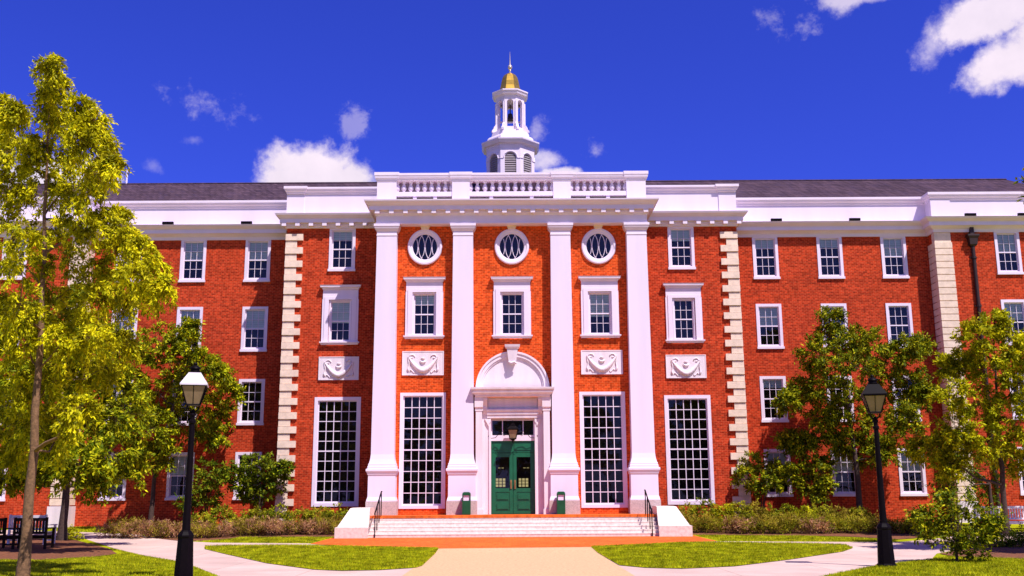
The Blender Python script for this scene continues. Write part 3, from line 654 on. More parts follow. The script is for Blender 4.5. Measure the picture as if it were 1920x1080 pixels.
ky.tube([(-.16,-.26,7.42),(-.05,-.3,7.36),(.08,-.3,7.40),(.18,-.26,7.34)], [.05,.07,.07,.04], 6); ky.build('keystone', STONE, DOORW)
# transom
tr = MB(); tr.box(-.93, .93, .0, .10, 4.06, 4.30).box(-.93, -.88, .03, .10, 4.30, 4.98).box(.88, .93, .03, .10, 4.30, 4.98).box(-.88, .88, .03, .10, 4.92, 4.98)
for x in (-.44, 0, .44): tr.box(x-.018, x+.018, .04, .09, 4.30, 4.92)
t_ = tr.build('transom_window', WHITE, HALL)
MB().add([(-.9,.07,4.3),(.9,.07,4.3),(.9,.07,4.95),(-.9,.07,4.95)], [(0,1,2,3)]).build('glass', GLASS, t_)
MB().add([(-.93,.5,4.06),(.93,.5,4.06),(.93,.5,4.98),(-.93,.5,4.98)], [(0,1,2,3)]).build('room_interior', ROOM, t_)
# green double door
MB().box(-.90, .90, .06, .14, 3.57, 4.06).box(-.80, -.06, .03, .06, 3.68, 3.95).box(.06, .80, .03, .06, 3.68, 3.95).box(-.93, -.90, .0, .14, 1.0, 4.06).box(.90, .93, .0, .14, 1.0, 4.06).build('door_head_panel', GREEN, HALL)
for s in (-1, 1):
    d = MB(); a0, a1 = (.008, .895)
    def bx(x0, x1, y0, y1, z0, z1): d.box(min(s*x0, s*x1), max(s*x0, s*x1), y0, y1, z0, z1)
    bx(a0, .15, .06, .12, 1.02, 3.55); bx(.74, a1, .06, .12, 1.02, 3.55); bx(.15, .74, .06, .12, 3.38, 3.55); bx(.15, .74, .06, .12, 1.92, 2.08); bx(.15, .74, .06, .12, 1.02, 1.14); bx(.15, .74, .085, .12, 1.14, 1.92)
    for z0, z1 in ((1.16, 1.50), (1.56, 1.90)):
        d.rects([(z0+.0, *sorted((s*.17, s*.72)), .075, .09), (z1, *sorted((s*.17, s*.72)), .075, .09)])
        d.box(*sorted((s*.21, s*.68)), .05, .08, z0+.06, z1-.06)
    o = d.build('door', GREEN, HALL)
    MB().add([(s*.15,.10,2.08),(s*.74,.10,2.08),(s*.74,.10,3.38),(s*.15,.10,3.38)], [(0,1,2,3)]).build('glass', GLASS, o)
    h = MB(); h.box(*sorted((s*.05, s*.12)), .035, .06, 2.05, 2.42); h.tube([(s*.085,.05,2.12),(s*.085,-.02,2.14),(s*.085,-.02,2.32),(s*.085,.05,2.34)], .014, 6); h.build('handle', BRASS, o)
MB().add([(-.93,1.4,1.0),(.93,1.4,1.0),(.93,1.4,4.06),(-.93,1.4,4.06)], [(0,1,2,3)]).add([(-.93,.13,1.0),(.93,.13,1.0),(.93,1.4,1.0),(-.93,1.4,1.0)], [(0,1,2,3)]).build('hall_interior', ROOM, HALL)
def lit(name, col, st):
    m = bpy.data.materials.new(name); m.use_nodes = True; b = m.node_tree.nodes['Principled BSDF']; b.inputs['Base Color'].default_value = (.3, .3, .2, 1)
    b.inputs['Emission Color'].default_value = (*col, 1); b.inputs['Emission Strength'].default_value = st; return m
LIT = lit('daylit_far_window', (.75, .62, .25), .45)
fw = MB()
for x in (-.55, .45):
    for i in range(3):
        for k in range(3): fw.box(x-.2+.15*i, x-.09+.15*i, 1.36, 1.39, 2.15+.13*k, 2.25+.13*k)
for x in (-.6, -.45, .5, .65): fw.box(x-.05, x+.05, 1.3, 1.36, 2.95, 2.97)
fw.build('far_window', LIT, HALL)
# -- downpipe
dp = MB(); dx, dy = 21.68, YP-.10
dp.box(dx-.09, dx+.09, dy-.08, dy+.08, 13.6, 14.12); dp.rects([(13.15, dx-.13, dx+.13, dy-.10, dy+.1), (13.22, dx-.17, dx+.17, dy-.14, dy+.1), (13.5, dx-.20, dx+.20, dy-.17, dy+.1), (13.62, dx-.27, dx+.27, dy-.22, dy+.1), (13.70, dx-.27, dx+.27, dy-.22, dy+.1)])
dp.tube([(dx, dy, 13.2), (dx, dy, .5)], .085, 10)
for z in (12.6, 10.3, 8.0, 5.5, 3.0): dp.lathe([(.085,-.05),(.115,-.05),(.115,.05),(.085,.05)], 10, (dx, dy, z)); dp.box(dx-.16, dx+.16, dy+.02, dy+.1, z-.02, z+.02)
dp.build('downpipe', COPPER, HALL)

# ------------------------------------------------------------------ entrance steps
ST = thing('entrance_steps', 'wide pale granite steps with sloping white cheek blocks below the green door', 'steps', (0, -2.2, .25))
def P(o): o.parent = ST; o.location = Vector(o.location)-Vector(ST.location); return o
P(MB().box(-6.35, 6.35, -2.2, -.01, .2, .90).build('terrace_base', STEPM)); P(MB().box(-6.36, 6.36, -2.24, -.01, .90, 1.0).build('terrace_paving', PAVER))
for i in range(5):
    y0 = -4.0+.36*i; z1 = .2+.1333*(i+1)
    m = MB(); m.box(-5.6, 5.6, y0, y0+.40, .1, z1-.03); m.box(-5.6, 5.6, y0-.010, y0+.36, z1-.03, z1); P(m.build('step', STEPM))
for s in (-1, 1):
    m = MB()
    def ring_(y, x0, x1, z): return [(s*x0, y, 0.05), (s*x1, y, 0.05), (s*x1, y, z), (s*x0, y, z)]
    m.loft([ring_(-4.22, 5.52, 6.78, .60), ring_(-3.86, 5.55, 6.74, .62), ring_(-2.30, 5.72, 6.5, 1.30), ring_(-1.9, 5.74, 6.46, 1.32), ring_(-.7, 5.76, 6.44, 1.32)])
    P(m.build('cheek_block', STEPM))
def handrail(s, label):
    o = thing('handrail', label, 'handrail', (s*5.28, -3.1, .6), 0, 'handrails of the entrance steps')
    ys_ = [-2.25, -2.85, -3.45, -4.05]; zs_ = [1.0, .733, .467, .20]
    top = [z+.95 for z in zs_]
    m = MB(); m.tube([(0, ys_[0]+.12+3.1, top[0]-.6), ] + [(0, y+3.1, z-.6) for y, z in zip(ys_, top)] + [(0, ys_[-1]-.10+3.1, top[-1]-.66)], .028, 8); m.build('rail', BLACK, o)
    for y, z, t in zip(ys_, zs_, top): MB().tube([(0, y+3.1, z-.6), (0, y+3.1, t-.6)], .022, 8).build('post', BLACK, o)
handrail(-1, 'black iron handrail on the left end of the entrance steps'); handrail(1, 'black iron handrail on the right end of the entrance steps')
# litter bins
def bin_(x, y, label):
    o = thing('litter_bin', label, 'litter bin', (x, y, 1.0), 0, 'green bins beside the door')
    MB().rects([(0,-.16,.16,-.15,.15),(.02,-.17,.17,-.16,.16),(.56,-.17,.17,-.16,.16)]).build('body', BINM, o)
    h = MB().box(-.17,-.13,-.16,.16,.56,.80).box(.13,.17,-.16,.16,.56,.80).box(-.13,.13,.10,.16,.56,.80)
    h.prism_y([(-.175,.80),(.175,.80),(.16,.88),(.11,.92),(-.11,.92),(-.16,.88)], -.17, .17); h.build('hood', BINM, o)
    MB().box(-.125,.125,-.12,.09,.57,.785).build('liner', WHITE, o)
bin_(-1.93, -.88, 'green litter bin with open hood by the column left of the green door'); bin_(1.97, -.90, 'green litter bin with open hood by the column right of the green door')
# lantern over the door
LN = thing('door_lantern', 'dark iron lantern hung on scrolled arms over the green door', 'lantern', (0, -.42, 4.30))
f = MB()
def lan_frame(f, zb, zt, wb, wt, t=.018):
    for sx in (-1, 1):
        for sy in (-1, 1): f.tube([(sx*wb, sy*wb, zb), (sx*wt, sy*wt, zt)], t, 6)
    for z, w in ((zb, wb), (zt, wt)):
        for a, b in (((-1,-1),(1,-1)),((1,-1),(1,1)),((1,1),(-1,1)),((-1,1),(-1,-1))): f.tube([(a[0]*w, a[1]*w, z), (b[0]*w, b[1]*w, z)], t, 6)
lan_frame(f, -.18, .20, .13, .21); f.lathe([(.02,-.34),(.05,-.30),(.03,-.26),(.12,-.2),(.17,-.18),(0,-.17)], 12); f.build('frame', BLACK, LN)
MB().rects([(.20,-.25,.25,-.25,.25),(.23,-.25,.25,-.25,.25),(.36,-.12,.12,-.12,.12),(.42,-.12,.12,-.12,.12),(.46,-.03,.03,-.03,.03),(.60,-.012,.012,-.012,.012)]).build('roof', BLACK, LN)
MB().loft([[(-w,-w,z),(w,-w,z),(w,w,z),(-w,w,z)] for z, w in ((-.17,.118),(.19,.198))]).build('lamp_glass', LAMPGLASS, LN)
a_ = MB()
for s in (-1, 1):
    a_.tube([(s*.14,0,.02),(s*.30,.06,.12),(s*.45,.12,.14),(s*.60,.18,.05),(s*.74,.22,-.12),(s*.95,.27,-.14),(s*1.05,.28,-.05),(s*1.0,.28,.02)], .014, 6)
    a_.tube([(s*.40,.10,.13),(s*.46,.12,.0),(s*.36,.1,-.06),(s*.32,.09,.02)], .01, 6)
a_.build('scroll_arm', BLACK, LN)

# ------------------------------------------------------------------ street lamps
def street_lamp(x, y, label, roofm, rz):
    o = thing('street_lamp', label, 'street lamp', (x, y, gz(y)), rz, 'black lamp posts beside the paths')
    MB().lathe([(.24,0),(.24,.05),(.205,.08),(.165,.86),(.175,.88),(.175,.92),(.13,.99),(.095,1.02),(.095,1.05)], 8, (0,0,0), A8).build('base', BLACK, o)
    p = MB().lathe([(.088,1.05),(.085,1.12),(.075,1.5),(.055,3.05),(.075,3.07),(.075,3.12),(.05,3.14),(.05,3.22),(.07,3.23),(.07,3.27),(.04,3.30),(.04,3.36)], 14); p.v = [(x, y, z if z < 2 else z+.19) for x, y, z in p.v]; p.build('pole', BLACK, o, smooth=True)
    l = MB(); lan_frame(l, 3.46, 3.86, .135, .255, .014)
    for sx in (-1, 1):
        for sy in (-1, 1): l.tube([(sx*.04, sy*.04, 3.30), (sx*.10, sy*.10, 3.36), (sx*.13, sy*.13, 3.46)], .012, 5)
    for a, b in (((0,-1),(0,-1)),((0,1),(0,1)),((1,0),(1,0)),((-1,0),(-1,0))): l.tube([(a[0]*.135, a[1]*.135, 3.46), (b[0]*.255, b[1]*.255, 3.86)], .007, 4)
    l.box(-.15,.15,-.15,.15,3.445,3.462); l.tube([(0,0,3.46),(0,0,3.74)], .02, 6); LB = l.build('lantern', BLACK, o, (0, 0, .19))
    MB().loft([[(-w,-w,z),(w,-w,z),(w,w,z),(-w,w,z)] for z, w in ((3.465,.128),(3.855,.246))]).build('lamp_glass', LAMPGLASS, LB)
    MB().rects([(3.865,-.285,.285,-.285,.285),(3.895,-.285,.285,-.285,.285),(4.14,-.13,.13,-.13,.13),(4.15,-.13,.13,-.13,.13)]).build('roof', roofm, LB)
    MB().lathe([(.12,4.15),(.13,4.165),(.10,4.175),(.095,4.225),(.12,4.24),(.11,4.27),(.05,4.31),(.03,4.325),(.045,4.345),(.03,4.375),(.0,4.39)], 14).build('finial', BLACK, LB, smooth=True)
street_lamp(8.83, -18.9, 'black lamp post with dark lantern roof beside the right path', BLACK, R(-12))
street_lamp(-6.92, -21.9, 'black lamp post with sun glare painted on its lantern roof by the left tree', ROOFGLARE, R(14))

# ------------------------------------------------------------------ benches
def bench(label, x, y, rz, m, length=1.5):
    o = thing('bench', label, 'bench', (x, y, gz(y)), rz)
    a = length/2
    s = MB()
    for k in range(5): s.box(-a+.03, a-.03, -.28+.115*k, -.28+.115*k+.095, .42, .45)
    s.box(-a+.05, a-.05, -.27, -.23, .34, .42); s.build('seat', m, o)
    b = MB(); b.box(-a, a, .27, .32, .92, 1.02).box(-a, a, .27, .31, .50, .57)
    n = int(length/.11)
    for k in range(n): x_ = -a+.1+(length-.2)*k/(n-1); b.box(x_-.027, x_+.027, .28, .305, .57, .92)
    b.build('backrest', m, o)
    for sx in (-1, 1):
        MB().box(sx*a-.035, sx*a+.035, .255, .325, 0, 1.04).build('leg', m, o); MB().box(sx*a-.035, sx*a+.035, -.32, -.25, 0, .66).build('leg', m, o)
        MB().box(sx*a-.045, sx*a+.045, -.36, .254, .66, .70).box(sx*a-.02, sx*a+.02, -.25, .25, .12, .17).build('armrest', m, o)
    return o
pa = at(62, 1020, -8.8)
bench('dark slatted bench with its back to the camera under the left trees', pa.x, -8.8, R(180), WOODDK, 1.05)
pb = at(-8, 1020, -9.4)
bench('dark bench cut off by the left picture edge', pb.x, -9.2, R(80), WOODDK, 1.3)
pc = at(60, 1000, -6.4)
bench('white slatted bench beyond the dark bench under the left trees', pc.x, -6.4, R(170), WOODWH, 1.4)
pd = at(1898, 960, -3.4)
bench('white slatted bench by the thin trunk at the right picture edge', pd.x, -3.3, R(4), WOODWH, 2.6)

# ------------------------------------------------------------------ plants
def leaves_at(rng, anchors, dirs, n, ll, lw, twig, droop, spread, up=.4):
    """n leaves strung along a short drooping twig at every anchor: returns (m*4,3) diamond leaves"""
    A = np.repeat(anchors, n, 0); Dd = np.repeat(dirs, n, 0); m = len(A)
    t = rng.random((m, 1)); 
    p = A + Dd*twig*t + np.array([0, 0, -1.0])*droop*(t**2)*twig + rng.normal(0, spread, (m, 3))*np.array([1, 1, .6])
    d = Dd*.5 + rng.normal(0, .6, (m, 3)) + np.array([0, 0, -droop*.55]); d /= np.linalg.norm(d, axis=1, keepdims=True)
    nr = rng.normal(0, .5, (m, 3)) + np.array([.15, -.30, up+.55]); s = np.cross(d, nr); s /= np.linalg.norm(s, axis=1, keepdims=True)+1e-9
    L_ = ll*(.65+.7*rng.random((m, 1))); W_ = lw*(.7+.6*rng.random((m, 1)))
    nn = np.cross(s, d)
    v = np.stack([p, p+d*L_*.45+s*W_*.5, p+d*L_-nn*L_*.12, p+d*L_*.45-s*W_*.5], 1)
    return v.reshape(-1, 3)

def plant(name, label, cat, base, blobs, leaf, bark, seed, r0, fork, per=22, nl=26, ll=.13, lw=.05, twig=.4, droop=.5, spread=.05, depth=.8, lean=None, group=None, stems=1, trunkname='trunk', dens=1.0):
    """base: point on the ground; blobs: foliage masses as (point, radius); a trunk to height fork, limbs grown to each mass, twigs and leaves"""
    rng = np.random.default_rng(seed); rr = random.Random(seed)
    o = thing(name, label, cat, base, 0, group); B = Vector(base)
    pts = [(Vector(p)-B, r) for p, r in blobs]
    tm = MB(); nodes = []
    cx = sum(p.x for p, r in pts)/len(pts); cy = sum(p.y for p, r in pts)/len(pts); top = max(pts, key=lambda q: q[0].z)
    tp = []
    H = top[0].z*.93
    for s in range(stems):
        off = Vector((0,0,0)) if stems == 1 else Vector((math.cos(s*2.4), math.sin(s*2.4), 0))*r0*1.2
        tgt = Vector((top[0].x if stems == 1 else cx+off.x*6, top[0].y*.6 if stems == 1 else cy+off.y*6, H))
        path = []; rad = []
        K_ = 12
        for k in range(K_+1):
            t = k/K_; z = H*t; w = max(0, (z-fork)/(H-fork+1e-6))
            q = off*(.3+t) + Vector((tgt.x*w**1.2, tgt.y*w**1.2, z)) + Vector((rr.gauss(0, r0*.11), rr.gauss(0, r0*.11), 0))*(1 if 0 < k else 0)
            path.append(q); rad.append(r0*(1.25 if k == 0 else 1.0)*(1-.88*t**.9))
        tm.tube(path, rad, 9)
        nodes += [(p, q_) for p, q_ in zip(path, rad) if p.z >= fork*.92]
    # limbs
    for p, r in sorted(pts, key=lambda q: (q[0]-Vector((0,0,fork))).length):
        best = min(nodes, key=lambda nd: (nd[0]-p).length + max(0, nd[0].z-(p.z-.25*math.hypot(p.x-nd[0].x, p.y-nd[0].y)))*1.6)
        a, ra = best; ln = (p-a).length
        r1_ = min(ra*.7, .012+.02*ln); mid_ = (a+p)/2 + Vector((rr.gauss(0, .06)*ln, rr.gauss(0, .06)*ln, -.08*ln+rr.gauss(0, .04)*ln))
        tm.tube([a, (a+mid_)/2+Vector((0,0,.02*ln)), mid_, (mid_+p)/2+Vector((0,0,.03*ln)), p], [r1_, r1_*.85, r1_*.7, r1_*.55, r1_*.4], 6, False)
        nodes.append((p, max(r1_*.5, .006)))
        nodes.append((mid_, max(r1_*.7, .006)))
    # twigs and leaves
    AA = []; DD = []; NLs = []
    for p, r in pts:
        k = max(5, int(per*dens))
        u = rng.normal(0, 1, (k, 3)); u /= np.linalg.norm(u, axis=1, keepdims=True)
        q = np.array(p) + u*(r*(.25+.75*rng.random((k, 1))**.6))*np.array([1, depth, .92])
        dd = u + np.array([0, 0, .25]) + rng.normal(0, .35, (k, 3)); dd /= np.linalg.norm(dd, axis=1, keepdims=True)
        AA.append(q); DD.append(dd)
        for j in range(0, k, 2): tm.tube([p, (p+Vector(q[j]))/2 + Vector((rr.gauss(0, .1)*r, rr.gauss(0, .1)*r, .08*r)), Vector(q[j]), Vector(q[j]+dd[j]*twig*.6)], [max(.004, r0*.05), max(.003, r0*.04), max(.003, r0*.03), .002], 4, False)
    v = leaves_at(rng, np.concatenate(AA), np.concatenate(DD), nl, ll, lw, twig, droop, spread)
    link('crown', np_mesh('crown', v, 4, leaf), o)
    me = tm.mesh(trunkname, bark); smooth_mesh(me, 60); link(trunkname, me, o)
    return o
def blobs_px(lst, Y, dy, seed, scale=1.0):
    rr = random.Random(seed); out = []
    for px, py, r in lst:
        y = Y+rr.uniform(-dy, dy); p = at(px, py, y); d = (p-CAM).dot(FW)
        out.append((p, r*d/F_PX*scale))
    return out
# big locust, left foreground
T1 = [(93,118,15),(104,148,20),(97,182,22),(96,212,11),(3,190,18),(18,212,20),(32,206,12),(8,250,25),(150,198,22),(176,225,24),(140,222,20),(192,255,18),(105,258,30),(60,272,24),(25,285,32),(150,262,26),(198,292,22),
      (130,310,36),(70,320,34),(18,340,36),(185,322,24),(212,305,12),(40,378,40),(110,368,36),(165,362,28),(28,440,42),(90,430,36),(150,420,30),(195,412,22),(222,400,14),(240,440,18),(215,462,26),
      (268,462,18),(292,490,16),(48,500,44),(120,490,40),(190,500,34),(250,510,26),(306,530,14),(38,570,48),(110,560,40),(180,560,38),(238,552,24),(280,545,16),(50,645,46),(120,640,40),(178,630,34),
      (28,725,42),(95,715,36),(160,690,30),(60,785,34),(15,800,34),(110,770,24),(30,845,22),(108,822,26),(150,765,28),(200,690,24),(235,640,24),(20,590,34),(75,600,34),(150,600,34)]
plant('locust_tree', 'tall yellow green locust tree with slim pale trunk nearest the camera at left', 'tree', (-10.55, -21.3, 0), blobs_px(T1, -21.0, 2.0, 3, .84), L_LOCUST, BARK, 11, .125, 2.6, per=26, nl=54, ll=.112, lw=.044, twig=.27, droop=1.2, spread=.04)
T2 = [(40,850,38),(100,830,40),(160,800,46),(205,850,38),(140,872,30),(230,780,44),(60,770,46),(150,730,46),(220,700,40),(185,893,20),(250,868,24),(20,880,26),(90,880,22),(110,690,40),(40,700,40),(180,660,34),(240,740,34),(30,640,38),(100,630,40),(165,615,32),(70,700,38),(20,740,34),(120,760,38),(30,800,38),(225,645,30),(140,690,36),(10,600,34),(80,585,34),(150,560,28)]
plant('shade_tree', 'bushy mid green tree rising behind the dark bench at left', 'tree', (-17.0, -4.4, gz(-4.4)), blobs_px(T2, -8.0, 4.0, 4), L_MID, DARKBARK, 12, .17, 2.0, per=32, nl=56, ll=.17, lw=.075, twig=.42, droop=.6, spread=.07)
TREE2 = bpy.data.objects['shade_tree']
T3 = [(300,640,36),(262,672,36),(332,680,36),(240,745,40),(300,740,44),(356,645,20),(356,615,10),(372,720,40),(400,770,30),(432,735,16),(340,795,40),(282,805,40),(400,812,20),(382,680,22),(310,850,22),(255,845,26),(415,700,14),(225,800,30)]
plant('shade_tree', 'green tree with thin trunk against the wing behind the left lamp post', 'tree', (at(283, 985, 1.6).x, 1.6, gz(1.6)), blobs_px(T3, 1.2, 1.3, 5), L_MID, DARKBARK, 13, .12, 2.2, per=32, nl=52, ll=.17, lw=.075, twig=.4, droop=.4, spread=.07)
T4 = [(1560,605,22),(1575,640,34),(1622,640,26),(1530,660,28),(1600,690,42),(1660,678,30),(1700,655,22),(1728,645,10),(1530,720,32),(1500,738,20),(1478,752,14),(1660,740,38),(1712,718,24),(1590,760,42),(1545,785,24),(1640,800,36),(1700,785,24),(1572,825,18),(1612,842,30),(1660,845,20),(1480,826,12),(1510,832,14),(1735,740,12)]
plant('shade_tree', 'green tree with dark trunk growing behind the right lamp post', 'tree', (at(1613, 965, .4).x, .4, gz(.4)), blobs_px(T4, .2, 1.3, 6, .95), L_GREEN, DARKBARK, 14, .15, 2.6, per=38, nl=54, ll=.165, lw=.07, twig=.42, droop=.25, spread=.075)
T5 = [(1865,606,18),(1830,632,28),(1890,640,34),(1925,660,34),(1800,682,28),(1850,690,38),(1910,720,40),(1780,690,12),(1790,742,28),(1840,760,38),(1900,790,40),(1798,800,28),(1765,840,26),(1725,838,18),(1850,828,34),(1785,868,22),(1900,858,30),(1955,750,44),(1955,850,40),(1945,650,34),(2000,780,50),(1990,700,40)]
plant('shade_tree', 'yellow green tree with forked trunk at the right picture edge', 'tree', (at(1888, 1003, -4.9).x, -4.9, gz(-4.9)), blobs_px(T5, -4.9, 1.5, 7, .95), L_YELLOW, DARKBARK, 15, .13, 1.9, per=36, nl=54, ll=.155, lw=.066, twig=.38, droop=.2, spread=.065)
T6 = [(1800,893,28),(1848,880,26),(1765,905,16),(1870,850,24),(1820,850,20),(1780,840,18),(1840,915,20)]
plant('small_tree', 'small dark green tree behind the forked tree at right', 'tree', (at(1862, 985, -.5).x, -.5, gz(-.5)), blobs_px(T6, -.5, .8, 8), L_DARK, DARKBARK, 16, .13, 1.8, per=26, nl=24, ll=.15, lw=.06, twig=.4, droop=.3, spread=.06)
r7 = random.Random(77); T7 = [((17.9+r7.uniform(-1.3, 2.4), -14.6+r7.uniform(-1.4, 1.4), r7.uniform(4.0, 12.0)), r7.uniform(.6, .9)) for _ in range(30)]
plant('shade_tree', 'broad green tree standing on the mulch just beyond the right picture edge', 'tree', (18.3, -14.6, 0), T7, L_GREEN, DARKBARK, 17, .15, 2.4, per=36, nl=30, ll=.21, lw=.09, twig=.5, droop=.25, spread=.08)
# trees across the lawn behind the viewpoint: they are what the tall panes reflect
for k in range(9):
    c = TREE2.copy(); COL.objects.link(c); sc = 1.15+.5*r7.random()
    c.location = (-38+9.5*k+r7.uniform(-2, 2), -78+r7.uniform(-7, 5), 0); c.scale = (sc, sc, sc); c.rotation_euler = (0, 0, r7.uniform(0, 6.28))
    c['label'] = 'tall green tree across the lawn behind the viewpoint, facing the hall'; c['group'] = 'trees across the lawn facing the hall'
    for ch in TREE2.children:
        d = ch.copy(); COL.objects.link(d); d.parent = c
# shrubs by the walls
def shrub(label, lst, bx, by, Y, leaf, seed, dy=.5, stems=4, r0=.03, fork=.5, per=30, nl=24, ll=.14, lw=.075, name='shrub', group=None, cat='shrub', twig=.25, droop=.2):
    b = at(bx, by, Y); return plant(name, label, cat, (b.x, Y, gz(Y)), blobs_px(lst, Y, dy, seed), leaf, DARKBARK, seed, r0, fork, per=per, nl=nl, ll=ll, lw=lw, twig=twig, droop=droop, spread=.05, stems=stems, trunkname='stems', group=group)
shrub('rounded dark green shrub before the corner stones left of the portico', [(485,868,24),(460,885,22),(510,885,22),(485,905,28),(455,912,18),(520,900,20),(500,925,18),(470,928,16),(532,880,10)], 487, 960, .6, L_DARK, 21)
shrub('loose dark green shrub seen just right of the left lamp post', [(385,878,16),(405,895,22),(380,905,18),(420,900,16),(395,930,18),(430,880,10),(365,940,16),(345,948,14),(395,950,14)], 385, 975, .4, L_DARK, 22, per=16)
shrub('airy multi stemmed shrub beside the corner stones right of the portico', [(1405,872,16),(1430,868,20),(1455,875,18),(1395,893,14),(1430,895,18),(1465,890,14),(1415,915,10),(1450,908,10),(1480,880,8)], 1430, 965, .6, L_GREEN, 23, stems=5, per=24, nl=22)
shrub('airy multi stemmed shrub midway between two ground floor windows at right', [(1520,868,16),(1500,885,16),(1540,885,18),(1520,905,20),(1545,910,14),(1500,912,12),(1535,925,10),(1550,868,10)], 1522, 965, .2, L_GREEN, 24, stems=5, per=26, nl=24)
shrub('large leafy shrub on the front right lawn between lamp post and boxwood', [(1742,972,18),(1775,955,20),(1815,950,24),(1850,968,18),(1740,990,16),(1790,985,26),(1835,990,22),(1765,1010,20),(1815,1010,22),(1850,1000,12),(1725,968,8),(1800,1030,16),(1865,985,8),(1770,935,8),(1830,1030,14)], 1795, 1056, -17.4, L_GREEN, 25, dy=.35, stems=6, r0=.025, fork=.25, per=20, nl=20, ll=.10, lw=.055)
for lab, lst, bx, Y, lf, sd in (('round clipped boxwood bush on mulch at the right picture edge', [(1885,1010,22),(1868,1018,16),(1903,1016,18),(1888,1024,20)], 1886, -10.5, L_DARK, 26), ('dark boxwood bush partly hidden behind the round clipped bush', [(1918,1000,22),(1935,1010,20),(1910,1018,14)], 1920, -8.8, L_DARK, 27), ('small dark bush in the shade left of the clipped boxwood', [(1848,1000,16),(1835,1008,12),(1858,1010,12)], 1848, -8.2, L_DARK, 28)):
    shrub(lab, lst, bx, 1020, Y, lf, sd, dy=.25, stems=5, r0=.02, fork=.1, per=34, nl=22, ll=.06, lw=.035, name='boxwood_bush', cat='bush', twig=.12)
shrub('low yellow green bush on the mulch beside the left path', [(128,1000,12),(142,1006,10),(118,1006,10)], 130, 1014, -4.2, L_YELLOW, 29, dy=.2, stems=4, r0=.015, fork=.1, per=26, nl=16, ll=.08, lw=.04, twig=.15)
# low planting in the two beds
def low(name, label, cat, x, y, r, h, leaf, seed, group, per=70, nl=14, ll=.13, lw=.045, upright=False):
    rng = np.random.default_rng(seed); o = thing(name, label, cat, (x, y, gz(y)), 0, group)
    k = per; a = rng.random(k)*6.283; q = np.sqrt(rng.random(k))*r
    hz = h*(1-.6*(q/r)**2)*(.6+.4*rng.random(k)) if not upright else h*.45*rng.random(k)
    A = np.stack([q*np.cos(a), q*np.sin(a)*.8, hz], 1)
    D_ = np.stack([np.cos(a)*.5, np.sin(a)*.5, np.full(k, 1.0 if upright else .7)], 1) + rng.normal(0, .28, (k, 3)); D_ /= np.linalg.norm(D_, axis=1, keepdims=True)
    v = leaves_at(rng, A, D_, nl, ll, lw, h*.5 if upright else .16, .1 if upright else .25, .035, .3)
    link('crown', np_mesh('crown', v, 4, leaf), o)
    m = MB()
    for j in range(0, k, 3): m.tube([(A[j][0]*.3, A[j][1]*.3, -.02), (A[j][0]*.8, A[j][1]*.8, hz[j]*.5), tuple(A[j]+D_[j]*.1)], [.008, .006, .004], 4, False)
    link('stems', m.mesh('stems', DARKBARK), o)
sd = 100
for k in range(8):
    sd += 1; x = -7.25-.78*k; low('low_shrub', 'low green mounded shrub along the back of the left bed', 'shrub', x, -.9+rnd.uniform(-.3, .3)-.06*k, .62, 1.25-.05*k+rnd.uniform(-.2, .2), L_HEDGE if k % 3 else L_GREEN, sd, 'green shrubs at the back of the left bed')
for k in range(17):
    sd += 1; x = -7.3-.52*k; low('feathery_shrub', 'feathery purplish brown shrub in the front of the left bed', 'shrub', x, -2.3+rnd.uniform(-.45, .45)+(-.9 if x < -11.4 else 0), .6, (.80+rnd.uniform(-.2, .15)), L_PURPLE if k % 3 else L_OLIVE, sd, 'feathery shrubs in the front of the left bed', per=90, nl=16, ll=.13, lw=.022, upright=True)
for k in range(11):
    sd += 1; x = 7.2+.68*k; low('low_shrub', 'low olive green mounded shrub along the back of the right bed', 'shrub', x, -.9+rnd.uniform(-.3, .3)-.05*k, .6, 1.25-.045*k+rnd.uniform(-.22, .2), (L_HEDGE, L_GREEN, L_YELLOW, L_HEDGE, L_OLIVE)[k % 5], sd, 'green shrubs at the back of the right bed')
for k in range(16):
    sd += 1; x = 7.2+.56*k; low('feathery_shrub', 'loose olive and brown shrub in the front of the right bed', 'shrub', x, -2.4+rnd.uniform(-.4, .4)-.05*k, .58, .8+rnd.uniform(-.25, .2), (L_OLIVE, L_HEDGE, L_OLIVE, L_PURPLE, L_HEDGE)[k % 5], sd, 'loose shrubs in the front of the right bed', per=85, nl=15, ll=.12, lw=.03, upright=True)

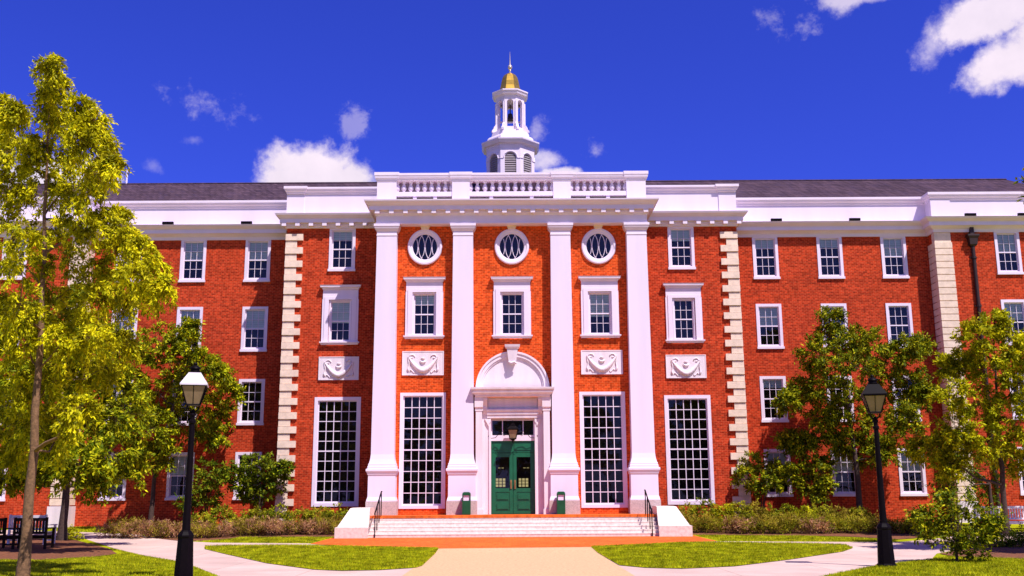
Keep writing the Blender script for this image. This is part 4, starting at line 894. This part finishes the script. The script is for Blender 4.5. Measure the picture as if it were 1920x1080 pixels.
# grass blades on the mown lawns
def inside(px, py, poly):
    c = np.zeros(len(px), bool); n = len(poly)
    for i in range(n):
        x0, y0 = poly[i]; x1, y1 = poly[(i+1) % n]
        if y0 == y1: continue
        c ^= ((y0 > py) != (y1 > py)) & (px < (x1-x0)*(py-y0)/(y1-y0)+x0)
    return c
def blades(name, poly, dens, seed, dz=0, excl=()):
    rng = np.random.default_rng(seed); xs = [p[0] for p in poly]; ys = [p[1] for p in poly]
    n = int((max(xs)-min(xs))*(max(ys)-min(ys))*dens)
    px = rng.uniform(min(xs), max(xs), n); py = rng.uniform(min(ys), max(ys), n); ok = inside(px, py, poly)
    for e in excl: ok &= ~inside(px, py, e)
    px, py = px[ok], py[ok]; n = len(px)
    z = np.interp(py, [a for a, b in GB], [b for a, b in GB])+dz
    a = rng.random(n)*6.283; h = .035+.035*rng.random(n); w = .006+.006*rng.random(n); lx, ly = rng.normal(0, .022, n), rng.normal(0, .022, n)
    v = np.stack([np.stack([px-w*np.cos(a), py-w*np.sin(a), z], 1), np.stack([px+w*np.cos(a), py+w*np.sin(a), z], 1), np.stack([px+lx, py+ly, z+h], 1)], 1).reshape(-1, 3)
    o = link(name, np_mesh(name, v, 3, L_GRASS)); o['kind'] = 'stuff'; return o
LOW_L = [(-15,-24),(-14.8,-13.9),(-13.4,-14.3),(-12.4,-12.7),(-12.2,-11.0),(-13.5,-8.8),(-11.1,-12.3),(-9.2,-15.2),(-8.05,-17.5),(-6.6,-20.7),(-5.1,-24)]
LOW_R = [(5.3,-24),(6.55,-21.7),(8.85,-18.4),(11.15,-15.95),(12.0,-14.9),(13.5,-16.5),(17,-16.1),(15,-24)]
blades('grass', LAWN_L, 900, 1, .02); blades('grass', LAWN_R, 900, 2, .02); blades('grass', LOW_L, 800, 3); blades('grass', LOW_R, 800, 4)
blades('grass', [(-15.2,-1.5),(-14.5,-2.6),(-12.1,-5.2),(-10.8,-6.1),(-7.2,-6.75),(-6.9,-3.4),(-10.6,-3.2)], 500, 5, 0, (MULCH_HL, APRON))
blades('grass', [(6.9,-3.4),(7.4,-6.9),(13.05,-7.85),(13.6,-6.8),(11.1,-4.2)], 500, 6, 0, (MULCH_HR, APRON))
blades('grass', [(-23,2.1),(-18.64,.3),(-15.1,-1.4),(-17.5,3.4),(-20,3.4)], 350, 7, 0)
